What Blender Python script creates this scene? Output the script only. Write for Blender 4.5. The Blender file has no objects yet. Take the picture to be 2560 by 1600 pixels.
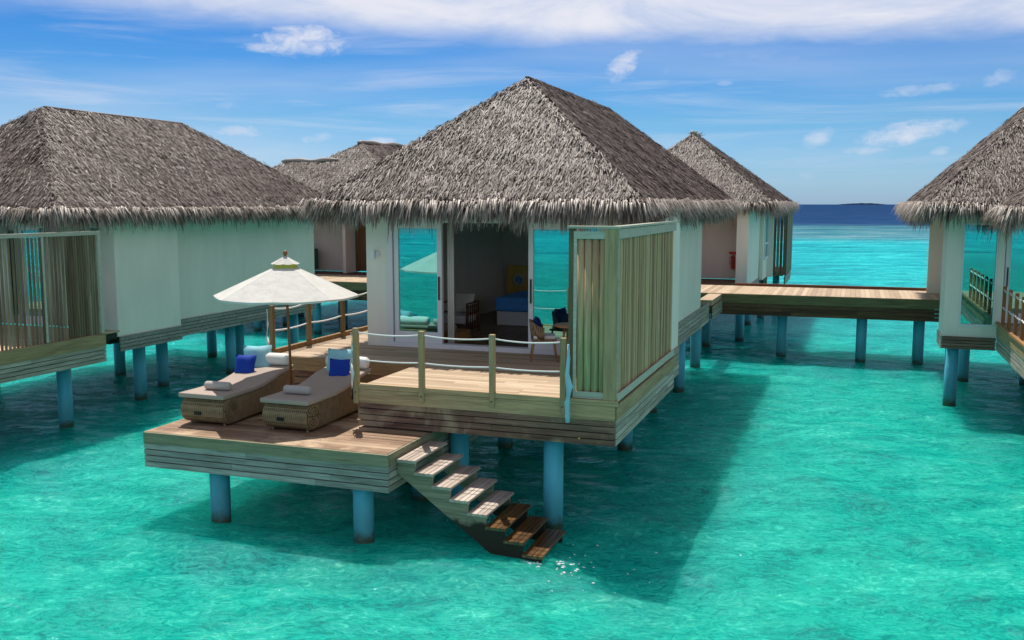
import bpy, math, random
import numpy as np
from mathutils import Vector, Matrix

random.seed(7)
RS = np.random.RandomState(11)
R = math.radians
scene = bpy.context.scene

# ------------------------------------------------------------------ camera
cam_data = bpy.data.cameras.new('camera')
cam_data.sensor_width = 36.0
cam_data.lens = 33.75
cam_data.clip_start = 0.1
cam_data.clip_end = 20000
cam = bpy.data.objects.new('camera', cam_data)
scene.collection.objects.link(cam)
cam.location = (0, 0, 5.6)
cam.rotation_euler = (R(83.1), 0, R(19.5))
scene.camera = cam

# ------------------------------------------------------------------ light
SUN_EL = 65.0
SUN_AZ = -31.0            # degrees from +Y towards +X
sd = Vector((math.sin(R(SUN_AZ)) * math.cos(R(SUN_EL)), math.cos(R(SUN_AZ)) * math.cos(R(SUN_EL)), math.sin(R(SUN_EL))))
sun_data = bpy.data.lights.new('sun', 'SUN')
sun_data.energy = 4.9
sun_data.angle = R(0.55)
sun_data.color = (1.0, 0.95, 0.87)
sun = bpy.data.objects.new('sun', sun_data)
scene.collection.objects.link(sun)
sun.rotation_euler = (-sd).to_track_quat('-Z', 'Y').to_euler()

vs = scene.view_settings
vs.view_transform = 'Standard'
vs.look = 'None'
vs.exposure = 0.18
vs.gamma = 1.0
vs.use_curve_mapping = False


class NT:
    """small helper for node trees"""
    def __init__(s, tree):
        s.t = tree

    def n(s, kind, **kw):
        nd = s.t.nodes.new(kind)
        for k, v in kw.items():
            setattr(nd, k, v)
        return nd

    def put(s, sock, v):
        if hasattr(v, 'is_linked') or isinstance(v, bpy.types.NodeSocket):
            s.t.links.new(v, sock)
        else:
            sock.default_value = v

    def m(s, op, a, b=None, c=None, clamp=False):
        nd = s.n('ShaderNodeMath', operation=op)
        nd.use_clamp = clamp
        s.put(nd.inputs[0], a)
        if b is not None:
            s.put(nd.inputs[1], b)
        if c is not None:
            s.put(nd.inputs[2], c)
        return nd.outputs[0]

    def noise(s, vec, scale, detail=4, rough=0.5, dist=0.0):
        nd = s.n('ShaderNodeTexNoise')
        if vec is not None:
            s.put(nd.inputs['Vector'], vec)
        nd.inputs['Scale'].default_value = scale
        nd.inputs['Detail'].default_value = detail
        nd.inputs['Roughness'].default_value = rough
        nd.inputs['Distortion'].default_value = dist
        return nd.outputs['Fac']

    def mapping(s, vec, scale=(1, 1, 1), rot=(0, 0, 0), loc=(0, 0, 0)):
        nd = s.n('ShaderNodeMapping')
        s.put(nd.inputs['Vector'], vec)
        nd.inputs['Scale'].default_value = scale
        nd.inputs['Rotation'].default_value = rot
        nd.inputs['Location'].default_value = loc
        return nd.outputs[0]

    def ramp(s, fac, stops, interp='LINEAR'):
        nd = s.n('ShaderNodeValToRGB')
        cr = nd.color_ramp
        cr.interpolation = interp
        while len(cr.elements) < len(stops):
            cr.elements.new(0.5)
        for e, (p, c) in zip(cr.elements, stops):
            e.position = p
            e.color = (c[0], c[1], c[2], 1)
        s.put(nd.inputs[0], fac)
        return nd.outputs[0]

    def mix(s, fac, a, b, blend='MIX'):
        nd = s.n('ShaderNodeMix', data_type='RGBA', blend_type=blend)
        s.put(nd.inputs[0], fac)
        for i, v in ((6, a), (7, b)):
            if isinstance(v, tuple):
                nd.inputs[i].default_value = (v[0], v[1], v[2], 1)
            else:
                s.put(nd.inputs[i], v)
        return nd.outputs[2]

    def smooth(s, v, a, b):
        nd = s.n('ShaderNodeMapRange', interpolation_type='SMOOTHSTEP')
        s.put(nd.inputs[0], v)
        nd.inputs[1].default_value = a
        nd.inputs[2].default_value = b
        return nd.outputs[0]


# ------------------------------------------------------------------ sky
world = bpy.data.worlds.new('World')
scene.world = world
world.use_nodes = True
world.node_tree.nodes.clear()
W = NT(world.node_tree)
sky = W.n('ShaderNodeTexSky', sky_type='NISHITA')
sky.sun_disc = False
sky.sun_elevation = R(SUN_EL)
sky.sun_rotation = R(SUN_AZ)
sky.altitude = 0
sky.air_density = 1.0
sky.dust_density = 0.35
sky.ozone_density = 3.0
tc = W.n('ShaderNodeTexCoord')
sep = W.n('ShaderNodeSeparateXYZ')
W.put(sep.inputs[0], tc.outputs['Generated'])
dx, dy, dz = sep.outputs
AZ = W.m('MULTIPLY', W.m('ARCTAN2', dx, dy), 180 / math.pi)
EL = W.m('MULTIPLY', W.m('ARCSINE', dz), 180 / math.pi)
comb = W.n('ShaderNodeCombineXYZ')
W.put(comb.inputs[0], AZ)
W.put(comb.inputs[1], EL)
sphere = comb.outputs[0]
# air: clear deep blue higher up, paler at the horizon
blue = W.ramp(W.m('DIVIDE', EL, 40.0, clamp=True),
              [(0.0, (0.45, 0.71, 1.25)), (0.04, (0.45, 0.71, 1.12)), (0.12, (0.33, 0.64, 0.95)), (0.24, (0.17, 0.50, 0.90)), (1.0, (0.38, 0.70, 1.15))])
skycol = W.mix(1.0, sky.outputs[0], blue, 'MULTIPLY')
# high streaks
st = W.noise(W.mapping(sphere, (0.045, 0.55, 1), (0, 0, R(-5))), 1.0, 6, 0.6, 0.6)
streak = W.m('MULTIPLY', W.smooth(st, 0.44, 0.80), 0.55)
st2 = W.noise(W.mapping(sphere, (0.02, 0.16, 1), (0, 0, R(-4)), (3, 1, 0)), 1.0, 4, 0.55, 0.3)
streak = W.m('MAXIMUM', streak, W.m('MULTIPLY', W.smooth(st2, 0.42, 0.75), 0.38))
# cloud deck at the top of the view
edge = W.noise(W.mapping(sphere, (0.10, 0.35, 1)), 1.0, 6, 0.6, 0.4)
wave = W.m('MULTIPLY', W.m('SINE', W.m('MULTIPLY', W.m('ADD', AZ, 12.0), 0.10)), 0.25)
lim = W.m('ADD', W.m('ADD', W.m('MULTIPLY', W.m('ADD', AZ, 48.0), -0.042), 10.35), wave)
h = W.m('SUBTRACT', EL, lim)
h = W.m('ADD', h, W.m('MULTIPLY', W.m('SUBTRACT', edge, 0.5), 1.9))
deck_c = W.smooth(h, -0.45, 1.7)
tex = W.noise(W.mapping(sphere, (0.09, 0.28, 1), (0, 0, R(-12))), 1.0, 7, 0.62, 0.8)
over = W.noise(W.mapping(sphere, (0.03, 0.05, 1)), 1.0, 5, 0.6, 0.8)
deck_c = W.m('MULTIPLY', deck_c, W.m('ADD', 0.70, W.m('MULTIPLY', W.smooth(tex, 0.30, 0.62), 0.28)))
fade = W.m('SUBTRACT', 1.0, W.m('MULTIPLY', W.smooth(EL, 22.0, 42.0), W.m('SUBTRACT', 1.0, W.smooth(over, 0.36, 0.56))))
deck_c = W.m('MULTIPLY', deck_c, fade)
mask = W.m('MAXIMUM', streak, deck_c)


def px2ang(x, y):
    return (-19.5 + math.degrees(math.atan((x - 1280) / 2400)), math.degrees(math.atan((507 - y) / 2400)))


puff = W.noise(W.mapping(sphere, (0.9, 1.5, 1), (0, 0, R(25))), 1.0, 7, 0.62, 0.9)
for (x, y, sx, sy, tilt, k) in [(775, 118, 135, 48, 0, 1.0), (690, 140, 90, 16, 0, .8), (1548, 175, 78, 36, 38, .85), (1660, 185, 30, 22, 40, .3),
                                (612, 336, 85, 20, 0, .65), (585, 275, 50, 18, 0, .25), (955, 357, 55, 16, 0, .9), (800, 350, 60, 18, 10, .35),
                                (2255, 345, 135, 34, 10, .85), (2150, 385, 70, 14, 0, .5), (2030, 355, 50, 26, 20, .65), (2285, 250, 120, 18, 4, .5),
                                (2470, 232, 60, 24, 10, .5), (2335, 390, 28, 14, 10, .5), (2555, 300, 40, 20, 20, .7), (2010, 440, 30, 12, 0, .3), (1800, 220, 30, 10, 0, .3)]:
    a, e = px2ang(x, y)
    t = R(tilt)
    u = W.m('SUBTRACT', AZ, a)
    v = W.m('SUBTRACT', EL, e)
    ur = W.m('ADD', W.m('MULTIPLY', u, math.cos(t)), W.m('MULTIPLY', v, math.sin(t)))
    vr = W.m('SUBTRACT', W.m('MULTIPLY', v, math.cos(t)), W.m('MULTIPLY', u, math.sin(t)))
    q = W.m('ADD', W.m('POWER', W.m('ABSOLUTE', W.m('MULTIPLY', ur, 41.9 / sx)), 2.0), W.m('POWER', W.m('ABSOLUTE', W.m('MULTIPLY', vr, 41.9 / sy)), 2.0))
    val = W.m('SUBTRACT', W.m('SUBTRACT', 1.45, q), W.m('MULTIPLY', puff, 1.6))
    mask = W.m('MAXIMUM', mask, W.m('MULTIPLY', W.smooth(val, -0.25, 1.05), k))
low = W.smooth(EL, 0.0, 3.0)
mask = W.m('MULTIPLY', mask, low)
ccol = W.ramp(tex, [(0.25, (5.6, 6.2, 7.6)), (0.65, (7.3, 7.4, 8.1))])
fin = W.mix(mask, skycol, ccol)
lift_ = W.m('SUBTRACT', 0.76, W.m('MULTIPLY', W.smooth(EL, 14.0, 40.0), 0.30))
cl_ = W.n('ShaderNodeCombineXYZ')
for i in range(3):
    W.put(cl_.inputs[i], lift_)
fin = W.mix(1.0, fin, cl_.outputs[0], 'MULTIPLY')
bg = W.n('ShaderNodeBackground')
W.put(bg.inputs[0], fin)
bg.inputs[1].default_value = 0.13
wo = W.n('ShaderNodeOutputWorld')
W.t.links.new(bg.outputs[0], wo.inputs[0])


# ------------------------------------------------------------------ mesh helpers
def tag(o, label=None, cat=None, group=None, kind=None):
    if label:
        o['label'] = label
    if cat:
        o['category'] = cat
    if group:
        o['group'] = group
    if kind:
        o['kind'] = kind
    return o


def link(o, parent=None):
    scene.collection.objects.link(o)
    if parent is not None:
        o.parent = parent
        # parts are written in world coordinates
        o.matrix_parent_inverse = parent_world(parent).inverted()
    return o


WM = {}


def parent_world(p):
    return WM.get(p.name, Matrix.Identity(4))


def empty(name, loc, label, cat, group=None, rz=0.0):
    o = bpy.data.objects.new(name, None)
    o.empty_display_size = 0.3
    scene.collection.objects.link(o)
    o.location = loc
    o.rotation_euler = (0, 0, rz)
    WM[o.name] = Matrix.Translation(loc) @ Matrix.Rotation(rz, 4, 'Z')
    tag(o, label, cat, group)
    return o


class MB:
    def __init__(s):
        s.v = []
        s.f = []
        s.r = []

    def add(s, vs, fs, r=None):
        b = len(s.v)
        s.v += [tuple(p) for p in vs]
        if r is None:
            r = random.random()
        for f in fs:
            s.f.append(tuple(b + i for i in f))
            s.r.append(r)
        return s

    def box(s, x0, x1, y0, y1, z0, z1, r=None):
        vs = [(x0, y0, z0), (x1, y0, z0), (x1, y1, z0), (x0, y1, z0), (x0, y0, z1), (x1, y0, z1), (x1, y1, z1), (x0, y1, z1)]
        return s.add(vs, [(0, 3, 2, 1), (4, 5, 6, 7), (0, 1, 5, 4), (1, 2, 6, 5), (2, 3, 7, 6), (3, 0, 4, 7)], r)

    def xbox(s, M, sx, sy, sz, r=None):
        vs = [M @ Vector((a * sx / 2, b * sy / 2, c * sz / 2)) for c in (-1, 1) for a, b in ((-1, -1), (1, -1), (1, 1), (-1, 1))]
        return s.add(vs, [(0, 3, 2, 1), (4, 5, 6, 7), (0, 1, 5, 4), (1, 2, 6, 5), (2, 3, 7, 6), (3, 0, 4, 7)], r)

    def tube(s, pts, rad, n=10, r=None, cap=True):
        pts = [Vector(p) for p in pts]
        if not isinstance(rad, (list, tuple)):
            rad = [rad] * len(pts)
        vs, fs = [], []
        for i, p in enumerate(pts):
            d = (pts[min(i + 1, len(pts) - 1)] - pts[max(i - 1, 0)]).normalized()
            a = d.cross(Vector((0, 0, 1)))
            if a.length < 1e-3:
                a = Vector((1, 0, 0))
            a.normalize()
            b = d.cross(a).normalized()
            for k in range(n):
                t = 2 * math.pi * k / n
                vs.append(p + (a * math.cos(t) + b * math.sin(t)) * rad[i])
        for i in range(len(pts) - 1):
            for k in range(n):
                k2 = (k + 1) % n
                fs.append((i * n + k, i * n + k2, (i + 1) * n + k2, (i + 1) * n + k))
        if cap:
            fs.append(tuple(range(n)))
            fs.append(tuple((len(pts) - 1) * n + k for k in reversed(range(n))))
        return s.add(vs, fs, r)

    def prism(s, poly, axis, a0, a1, r=None):
        """poly of 2-D points; axis 'x': (y,z), 'y': (x,z), 'z': (x,y)"""
        def P(p, a):
            return {'x': (a, p[0], p[1]), 'y': (p[0], a, p[1]), 'z': (p[0], p[1], a)}[axis]
        n = len(poly)
        vs = [P(p, a0) for p in poly] + [P(p, a1) for p in poly]
        fs = [tuple(range(n)), tuple(reversed(range(n, 2 * n)))]
        for i in range(n):
            j = (i + 1) % n
            fs.append((i, i + n, j + n, j))
        return s.add(vs, fs, r)

    def build(s, name, mat, parent=None, smooth=False, bevel=0.0, sub=0):
        me = bpy.data.meshes.new(name)
        me.from_pydata(s.v, [], s.f)
        at = me.attributes.new('rnd', 'FLOAT', 'FACE')
        at.data.foreach_set('value', s.r)
        me.materials.append(mat)
        me.update()
        # consistent outward normals
        import bmesh
        bm = bmesh.new()
        bm.from_mesh(me)
        bmesh.ops.recalc_face_normals(bm, faces=bm.faces)
        bm.to_mesh(me)
        bm.free()
        o = bpy.data.objects.new(name, me)
        link(o, parent)
        WM[o.name] = Matrix.Identity(4) if parent is None else Matrix.Identity(4)
        if smooth:
            for p in me.polygons:
                p.use_smooth = True
        if bevel:
            md = o.modifiers.new('bevel', 'BEVEL')
            md.width = bevel
            md.segments = 2
            md.limit_method = 'ANGLE'
        if sub:
            md = o.modifiers.new('sub', 'SUBSURF')
            md.levels = sub
            md.render_levels = sub
        return o


# ------------------------------------------------------------------ materials
def mat(name):
    m = bpy.data.materials.new(name)
    m.use_nodes = True
    m.node_tree.nodes.clear()
    return m, NT(m.node_tree)


def principled(T, col, rough=0.6, metal=0.0, spec=0.5, bump=None, bdist=0.01, bstr=1.0, normal_only=False, **kw):
    b = T.n('ShaderNodeBsdfPrincipled')
    if isinstance(col, tuple):
        b.inputs['Base Color'].default_value = (col[0], col[1], col[2], 1)
    else:
        T.put(b.inputs['Base Color'], col)
    T.put(b.inputs['Roughness'], rough)
    b.inputs['Metallic'].default_value = metal
    b.inputs['Specular IOR Level'].default_value = spec
    for k, v in kw.items():
        T.put(b.inputs[k], v)
    if bump is not None:
        bp = T.n('ShaderNodeBump')
        bp.inputs['Strength'].default_value = bstr
        bp.inputs['Distance'].default_value = bdist
        T.put(bp.inputs['Height'], bump)
        T.t.links.new(bp.outputs[0], b.inputs['Normal'])
    o = T.n('ShaderNodeOutputMaterial')
    T.t.links.new(b.outputs[0], o.inputs[0])
    return b


def attr(T, name='rnd'):
    a = T.n('ShaderNodeAttribute')
    a.attribute_name = name
    return a.outputs['Fac']


def objc(T):
    return T.n('ShaderNodeTexCoord').outputs['Object']


def wood(name, stops, axis='x', grain=0.25, rough=0.7, wear=None, algae=None, spec=0.35):
    m, T = mat(name)
    co = objc(T)
    r = attr(T)
    sc = {'x': (1.2, 22, 22), 'y': (22, 1.2, 22), 'z': (22, 22, 1.2)}[axis]
    # offset the grain per board
    cb = T.n('ShaderNodeCombineXYZ')
    for i in range(3):
        T.put(cb.inputs[i], T.m('MULTIPLY', r, 37.0 + 11 * i))
    va = T.n('ShaderNodeVectorMath', operation='ADD')
    T.put(va.inputs[0], co)
    T.put(va.inputs[1], cb.outputs[0])
    g = T.noise(T.mapping(va.outputs[0], sc), 1.0, 6, 0.65, 0.6)
    big = T.noise(T.mapping(va.outputs[0], {'x': (.5, 3, 3), 'y': (3, .5, 3), 'z': (3, 3, .5)}[axis]), 1.0, 4, 0.6)
    f = T.m('ADD', T.m('MULTIPLY', r, 0.75), T.m('MULTIPLY', T.m('SUBTRACT', big, 0.38), 0.9), clamp=True)
    col = T.ramp(f, stops)
    dark = T.ramp(g, [(0.25, (1 - grain * 1.6,) * 3), (0.6, (1, 1, 1)), (0.85, (1 + grain * .5,) * 3)])
    col = T.mix(1.0, col, dark, 'MULTIPLY')
    if wear:
        w = T.noise(co, 1.1, 5, 0.65, 0.4)
        col = T.mix(T.smooth(w, 0.50, 0.68), col, wear)
    if algae:
        sp = T.n('ShaderNodeSeparateXYZ')
        T.put(sp.inputs[0], co)
        zz = T.m('ADD', sp.outputs[2], T.m('MULTIPLY', T.noise(co, 5, 4), 0.35))
        col = T.mix(T.smooth(zz, algae[0] + .22, algae[0] + .10), col, algae[1])
    principled(T, col, rough, spec=spec, bump=g, bdist=0.004, bstr=0.6)
    return m


M = {}
M['deck'] = wood('deck_planks', [(0.0, (0.34, 0.235, 0.145)), (0.5, (0.50, 0.365, 0.235)), (1.0, (0.62, 0.48, 0.33))], 'x', 0.22, 0.65)
M['platform'] = wood('platform_planks', [(0.0, (0.20, 0.105, 0.06)), (0.5, (0.35, 0.22, 0.13)), (1.0, (0.58, 0.42, 0.27))], 'x', 0.34, 0.6, wear=(0.50, 0.36, 0.23))
M['fascia'] = wood('treated_board', [(0.0, (0.32, 0.205, 0.10)), (0.5, (0.43, 0.29, 0.15)), (1.0, (0.52, 0.37, 0.20))], 'x', 0.35)
M['pfascia'] = wood('platform_edge_board', [(0.0, (0.24, 0.22, 0.13)), (1.0, (0.33, 0.31, 0.20))], 'x', 0.35)
M['pfascia_y'] = wood('platform_edge_side', [(0.0, (0.24, 0.22, 0.13)), (1.0, (0.33, 0.31, 0.20))], 'y', 0.35)
M['ochre'] = wood('ochre_panel', [(0.0, (0.62, 0.38, 0.08)), (1.0, (0.72, 0.48, 0.14))], 'z', 0.15)
M['fascia_y'] = wood('treated_board_side', [(0.0, (0.33, 0.23, 0.11)), (0.5, (0.42, 0.30, 0.16)), (1.0, (0.50, 0.38, 0.21))], 'y', 0.35)
M['boards'] = wood('skirt_boards', [(0.0, (0.17, 0.085, 0.055)), (0.45, (0.27, 0.155, 0.105)), (1.0, (0.38, 0.27, 0.19))], 'x', 0.5, wear=(0.34, 0.25, 0.16))
M['boards_y'] = wood('skirt_boards_side', [(0.0, (0.33, 0.29, 0.23)), (0.5, (0.42, 0.38, 0.31)), (1.0, (0.52, 0.48, 0.40))], 'y', 0.4)
M['boards_grey'] = wood('grey_boards', [(0.0, (0.27, 0.26, 0.23)), (0.5, (0.36, 0.35, 0.31)), (1.0, (0.45, 0.44, 0.39))], 'x', 0.45)
M['brown'] = wood('brown_boards', [(0.0, (0.07, 0.025, 0.012)), (0.5, (0.125, 0.05, 0.022)), (1.0, (0.21, 0.10, 0.05))], 'x', 0.45)
M['olive'] = wood('jetty_board', [(0.0, (0.16, 0.12, 0.05)), (1.0, (0.27, 0.22, 0.11))], 'x', 0.35)
M['bamboo'] = wood('screen_slats', [(0.0, (0.23, 0.135, 0.06)), (0.5, (0.47, 0.325, 0.165)), (1.0, (0.66, 0.49, 0.28))], 'z', 0.32)
M['slatdark'] = wood('dark_slats', [(0.0, (0.10, 0.06, 0.03)), (0.5, (0.22, 0.17, 0.10)), (1.0, (0.42, 0.38, 0.27))], 'z', 0.35)
M['post'] = wood('post_wood', [(0.0, (0.31, 0.22, 0.10)), (1.0, (0.46, 0.34, 0.18))], 'z', 0.3)
M['post_red'] = wood('brown_post_wood', [(0.0, (0.21, 0.105, 0.035)), (1.0, (0.34, 0.19, 0.075))], 'z', 0.3)
M['trim'] = wood('pale_trim', [(0.0, (0.42, 0.42, 0.33)), (1.0, (0.52, 0.52, 0.42))], 'x', 0.2)
M['stair'] = wood('stair_wood', [(0.0, (0.20, 0.18, 0.12)), (1.0, (0.31, 0.28, 0.19))], 'x', 0.4, algae=(0.78, (0.022, 0.017, 0.010)))
M['tread'] = wood('tread_wood', [(0.0, (0.42, 0.33, 0.26)), (1.0, (0.62, 0.52, 0.44))], 'y', 0.35)
M['tread_wet'] = wood('wet_tread_wood', [(0.0, (0.10, 0.05, 0.018)), (1.0, (0.26, 0.125, 0.035))], 'y', 0.6, rough=0.3, spec=.6)
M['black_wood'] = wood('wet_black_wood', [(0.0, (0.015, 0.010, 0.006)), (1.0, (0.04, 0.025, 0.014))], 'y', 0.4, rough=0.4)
M['teak'] = wood('teak', [(0.0, (0.36, 0.17, 0.055)), (1.0, (0.48, 0.26, 0.10))], 'z', 0.25, rough=0.5)
M['redpole'] = wood('varnished_pole', [(0.0, (0.26, 0.075, 0.02)), (1.0, (0.34, 0.11, 0.03))], 'z', 0.25, rough=0.4)
M['door_wood'] = wood('gate_wood', [(0.0, (0.10, 0.05, 0.015)), (1.0, (0.17, 0.09, 0.03))], 'z', 0.25)
M['floor_wood'] = wood('room_floor', [(0.0, (0.16, 0.09, 0.05)), (1.0, (0.24, 0.14, 0.08))], 'y', 0.25, rough=0.4)


def paint(name, col, rough=0.75, stain=0.12, scale=1.5, spec=.3):
    m, T = mat(name)
    co = objc(T)
    n = T.noise(T.mapping(co, (1, 1, .35)), scale, 5, 0.6)
    if name.endswith('render'):
        n = T.m('ADD', T.m('MULTIPLY', n, .8), T.m('MULTIPLY', T.noise(T.mapping(co, (7, 7, .35)), 1.0, 5, .65), .2))
    n2 = T.noise(co, 60, 3, 0.6)
    c = T.mix(1.0, col, T.ramp(n, [(0.3, (1 - stain,) * 3), (0.7, (1, 1, 1))]), 'MULTIPLY')
    principled(T, c, rough, spec=spec, bump=n2, bdist=0.003, bstr=0.4)
    return m


M['wall'] = paint('cream_render', (0.85, 0.80, 0.70), stain=0.12)
M['wall_pink'] = paint('beige_render', (0.66, 0.53, 0.46))
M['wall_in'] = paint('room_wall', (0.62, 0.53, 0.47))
M['white'] = paint('white_paint', (0.72, 0.73, 0.74), 0.5, 0.05)
M['pile'] = None
M['white_cloth'] = paint('white_cloth', (0.80, 0.77, 0.72), 0.9, 0.06, 4)
M['beige'] = paint('beige_cloth', (0.40, 0.32, 0.27), 0.9, 0.08, 4)
M['towel'] = paint('taupe_towel', (0.48, 0.42, 0.38), 0.95, 0.1, 6)
M['royal'] = paint('royal_blue_cloth', (0.007, 0.045, 0.36), 0.8, 0.15, 4)
M['navy'] = paint('navy_cloth', (0.012, 0.02, 0.16), 0.85, 0.15, 4)
M['aqua'] = paint('pale_aqua_cloth', (0.33, 0.62, 0.70), 0.85, 0.12, 5)
M['rope'] = paint('white_rope', (0.78, 0.77, 0.75), 0.85, 0.1, 20)
M['bedblue'] = paint('bed_blue_cloth', (0.10, 0.36, 0.90), 0.85, 0.12, 3)
M['bedskirt'] = paint('grey_cloth', (0.72, 0.72, 0.74), 0.9, 0.1, 3)
M['dark'] = paint('dark_plastic', (0.02, 0.02, 0.02), 0.5, 0.1)
M['green_metal'] = paint('dark_green_metal', (0.03, 0.12, 0.09), 0.5, 0.1)
M['red'] = paint('red_paint', (0.45, 0.03, 0.02), 0.4, 0.1)
M['lampbody'] = paint('pale_lamp_body', (0.75, 0.82, 0.85), 0.4, 0.02)
M['tub'] = paint('tub_enamel', (0.75, 0.75, 0.74), 0.25, 0.02)
M['coral'] = paint('coral_rock', (0.012, 0.015, 0.010), 0.9, 0.4, 6)
M['curtain'] = paint('curtain_cloth', (0.62, 0.60, 0.55), 0.9, 0.06)
M['island'] = paint('hazy_trees', (0.10, 0.17, 0.26), 0.9, 0.1)  # distance haze mixed into the base colour

# piles: grey-blue sleeves, dark growth at the waterline
m, T = mat('pile_sleeve')
co = objc(T)
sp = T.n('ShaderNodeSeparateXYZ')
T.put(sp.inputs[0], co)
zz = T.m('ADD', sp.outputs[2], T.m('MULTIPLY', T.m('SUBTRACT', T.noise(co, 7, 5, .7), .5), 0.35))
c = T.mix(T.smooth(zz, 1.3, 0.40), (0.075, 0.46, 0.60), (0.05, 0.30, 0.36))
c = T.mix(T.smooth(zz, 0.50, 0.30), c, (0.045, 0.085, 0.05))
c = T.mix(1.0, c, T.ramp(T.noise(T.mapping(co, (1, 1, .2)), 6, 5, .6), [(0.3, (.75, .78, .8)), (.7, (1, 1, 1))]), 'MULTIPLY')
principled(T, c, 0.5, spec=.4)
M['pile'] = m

# thatch
m, T = mat('palm_thatch')
r = attr(T)
co = objc(T)
big = T.noise(co, 0.9, 4, 0.6)
f = T.m('ADD', T.m('MULTIPLY', r, 0.8), T.m('MULTIPLY', T.m('SUBTRACT', big, .4), .7), clamp=True)
c = T.ramp(f, [(0.0, (0.060, 0.038, 0.029)), (0.35, (0.098, 0.066, 0.051)), (0.7, (0.135, 0.095, 0.075)), (1.0, (0.195, 0.142, 0.115))])
principled(T, c, 0.58, spec=0.6)
M['thatch'] = m


def leafy(name, stops, rough, spec, trans):
    m, T = mat(name)
    c = T.ramp(attr(T), stops)
    b = principled(T, c, rough, spec=spec)
    tl = T.n('ShaderNodeBsdfTranslucent')
    T.put(tl.inputs[0], c)
    mx = T.n('ShaderNodeMixShader')
    mx.inputs[0].default_value = trans
    T.t.links.new(b.outputs[0], mx.inputs[1])
    T.t.links.new(tl.outputs[0], mx.inputs[2])
    out = [n for n in T.t.nodes if n.type == 'OUTPUT_MATERIAL'][0]
    T.t.links.new(mx.outputs[0], out.inputs[0])
    return m


M['fringe'] = leafy('palm_fringe', [(0.0, (0.10, 0.075, 0.058)), (0.35, (0.27, 0.215, 0.18)), (0.75, (0.44, 0.37, 0.32)), (1.0, (0.62, 0.55, 0.49))], 0.5, 0.6, 0.30)
m, T = mat('thatch_under')
principled(T, (0.05, 0.035, 0.02), 0.9)
M['under'] = m

# glass panes: tinted, mirror-like in daylight
m, T = mat('teal_glass')
gl = T.n('ShaderNodeBsdfGlossy')
gl.inputs['Color'].default_value = (0.27, 0.66, 0.66, 1)
gl.inputs['Roughness'].default_value = 0.015
tr = T.n('ShaderNodeBsdfTransparent')
tr.inputs['Color'].default_value = (0.55, 0.85, 0.82, 1)
mx = T.n('ShaderNodeMixShader')
mx.inputs[0].default_value = 0.66
T.t.links.new(tr.outputs[0], mx.inputs[1])
T.t.links.new(gl.outputs[0], mx.inputs[2])
o = T.n('ShaderNodeOutputMaterial')
T.t.links.new(mx.outputs[0], o.inputs[0])
M['glass'] = m

m, T = mat('clear_glass')
gl = T.n('ShaderNodeBsdfGlossy')
gl.inputs['Roughness'].default_value = 0.01
tr = T.n('ShaderNodeBsdfTransparent')
mx = T.n('ShaderNodeMixShader')
mx.inputs[0].default_value = 0.08
T.t.links.new(tr.outputs[0], mx.inputs[1])
T.t.links.new(gl.outputs[0], mx.inputs[2])
o = T.n('ShaderNodeOutputMaterial')
T.t.links.new(mx.outputs[0], o.inputs[0])
M['clear_glass'] = m

# wicker
m, T = mat('wicker')
co = objc(T)
wv = T.n('ShaderNodeTexWave', wave_type='BANDS', bands_direction='X')
T.put(wv.inputs['Vector'], co)
wv.inputs['Scale'].default_value = 8
wv.inputs['Distortion'].default_value = 0.6
wv2 = T.n('ShaderNodeTexWave', wave_type='BANDS', bands_direction='Z')
T.put(wv2.inputs['Vector'], co)
wv2.inputs['Scale'].default_value = 14
wv3 = T.n('ShaderNodeTexWave', wave_type='BANDS', bands_direction='Y')
T.put(wv3.inputs['Vector'], co)
wv3.inputs['Scale'].default_value = 8
hh = T.m('MULTIPLY', T.m('MAXIMUM', wv.outputs['Fac'], wv3.outputs['Fac']), T.m('ADD', T.m('MULTIPLY', wv2.outputs['Fac'], .6), .4))
c = T.ramp(T.m('ADD', T.m('MULTIPLY', hh, .7), T.m('MULTIPLY', T.noise(co, 9, 4), .35)), [(0.15, (0.045, 0.03, 0.015)), (0.5, (0.24, 0.16, 0.085)), (0.9, (0.42, 0.30, 0.17))])
principled(T, c, 0.6, spec=.3, bump=hh, bdist=0.01, bstr=1.0)
M['wicker'] = m

# parasol canvas: lets some light through
m, T = mat('canvas')
df = T.n('ShaderNodeBsdfDiffuse')
wrn = T.noise(T.mapping(objc(T), (1, 1, 1)), 5.0, 4, .55)
T.put(df.inputs[0], T.ramp(wrn, [(.3, (0.58, 0.56, 0.51)), (.6, (0.65, 0.63, 0.58))]))
cbp = T.n('ShaderNodeBump')
cbp.inputs['Strength'].default_value = .5
cbp.inputs['Distance'].default_value = .04
T.put(cbp.inputs['Height'], wrn)
T.t.links.new(cbp.outputs[0], df.inputs['Normal'])
tl = T.n('ShaderNodeBsdfTranslucent')
tl.inputs[0].default_value = (0.75, 0.72, 0.66, 1)
mx = T.n('ShaderNodeMixShader')
mx.inputs[0].default_value = 0.10
T.t.links.new(df.outputs[0], mx.inputs[1])
T.t.links.new(tl.outputs[0], mx.inputs[2])
o = T.n('ShaderNodeOutputMaterial')
T.t.links.new(mx.outputs[0], o.inputs[0])
M['canvas'] = m
m, T = mat('vent_mesh')
principled(T, (0.45, 0.40, 0.06), 0.8)
M['vent'] = m

# ------------------------------------------------------------------ the sea
# distance-dependent colour of the lagoon comes from its depth: v runs along the view out to the reef
def sea_coord(T):
    g = T.n('ShaderNodeNewGeometry').outputs['Position']
    rot = T.mapping(g, (1, 1, 1), (0, 0, R(-19.5)))
    return g, rot


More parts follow.
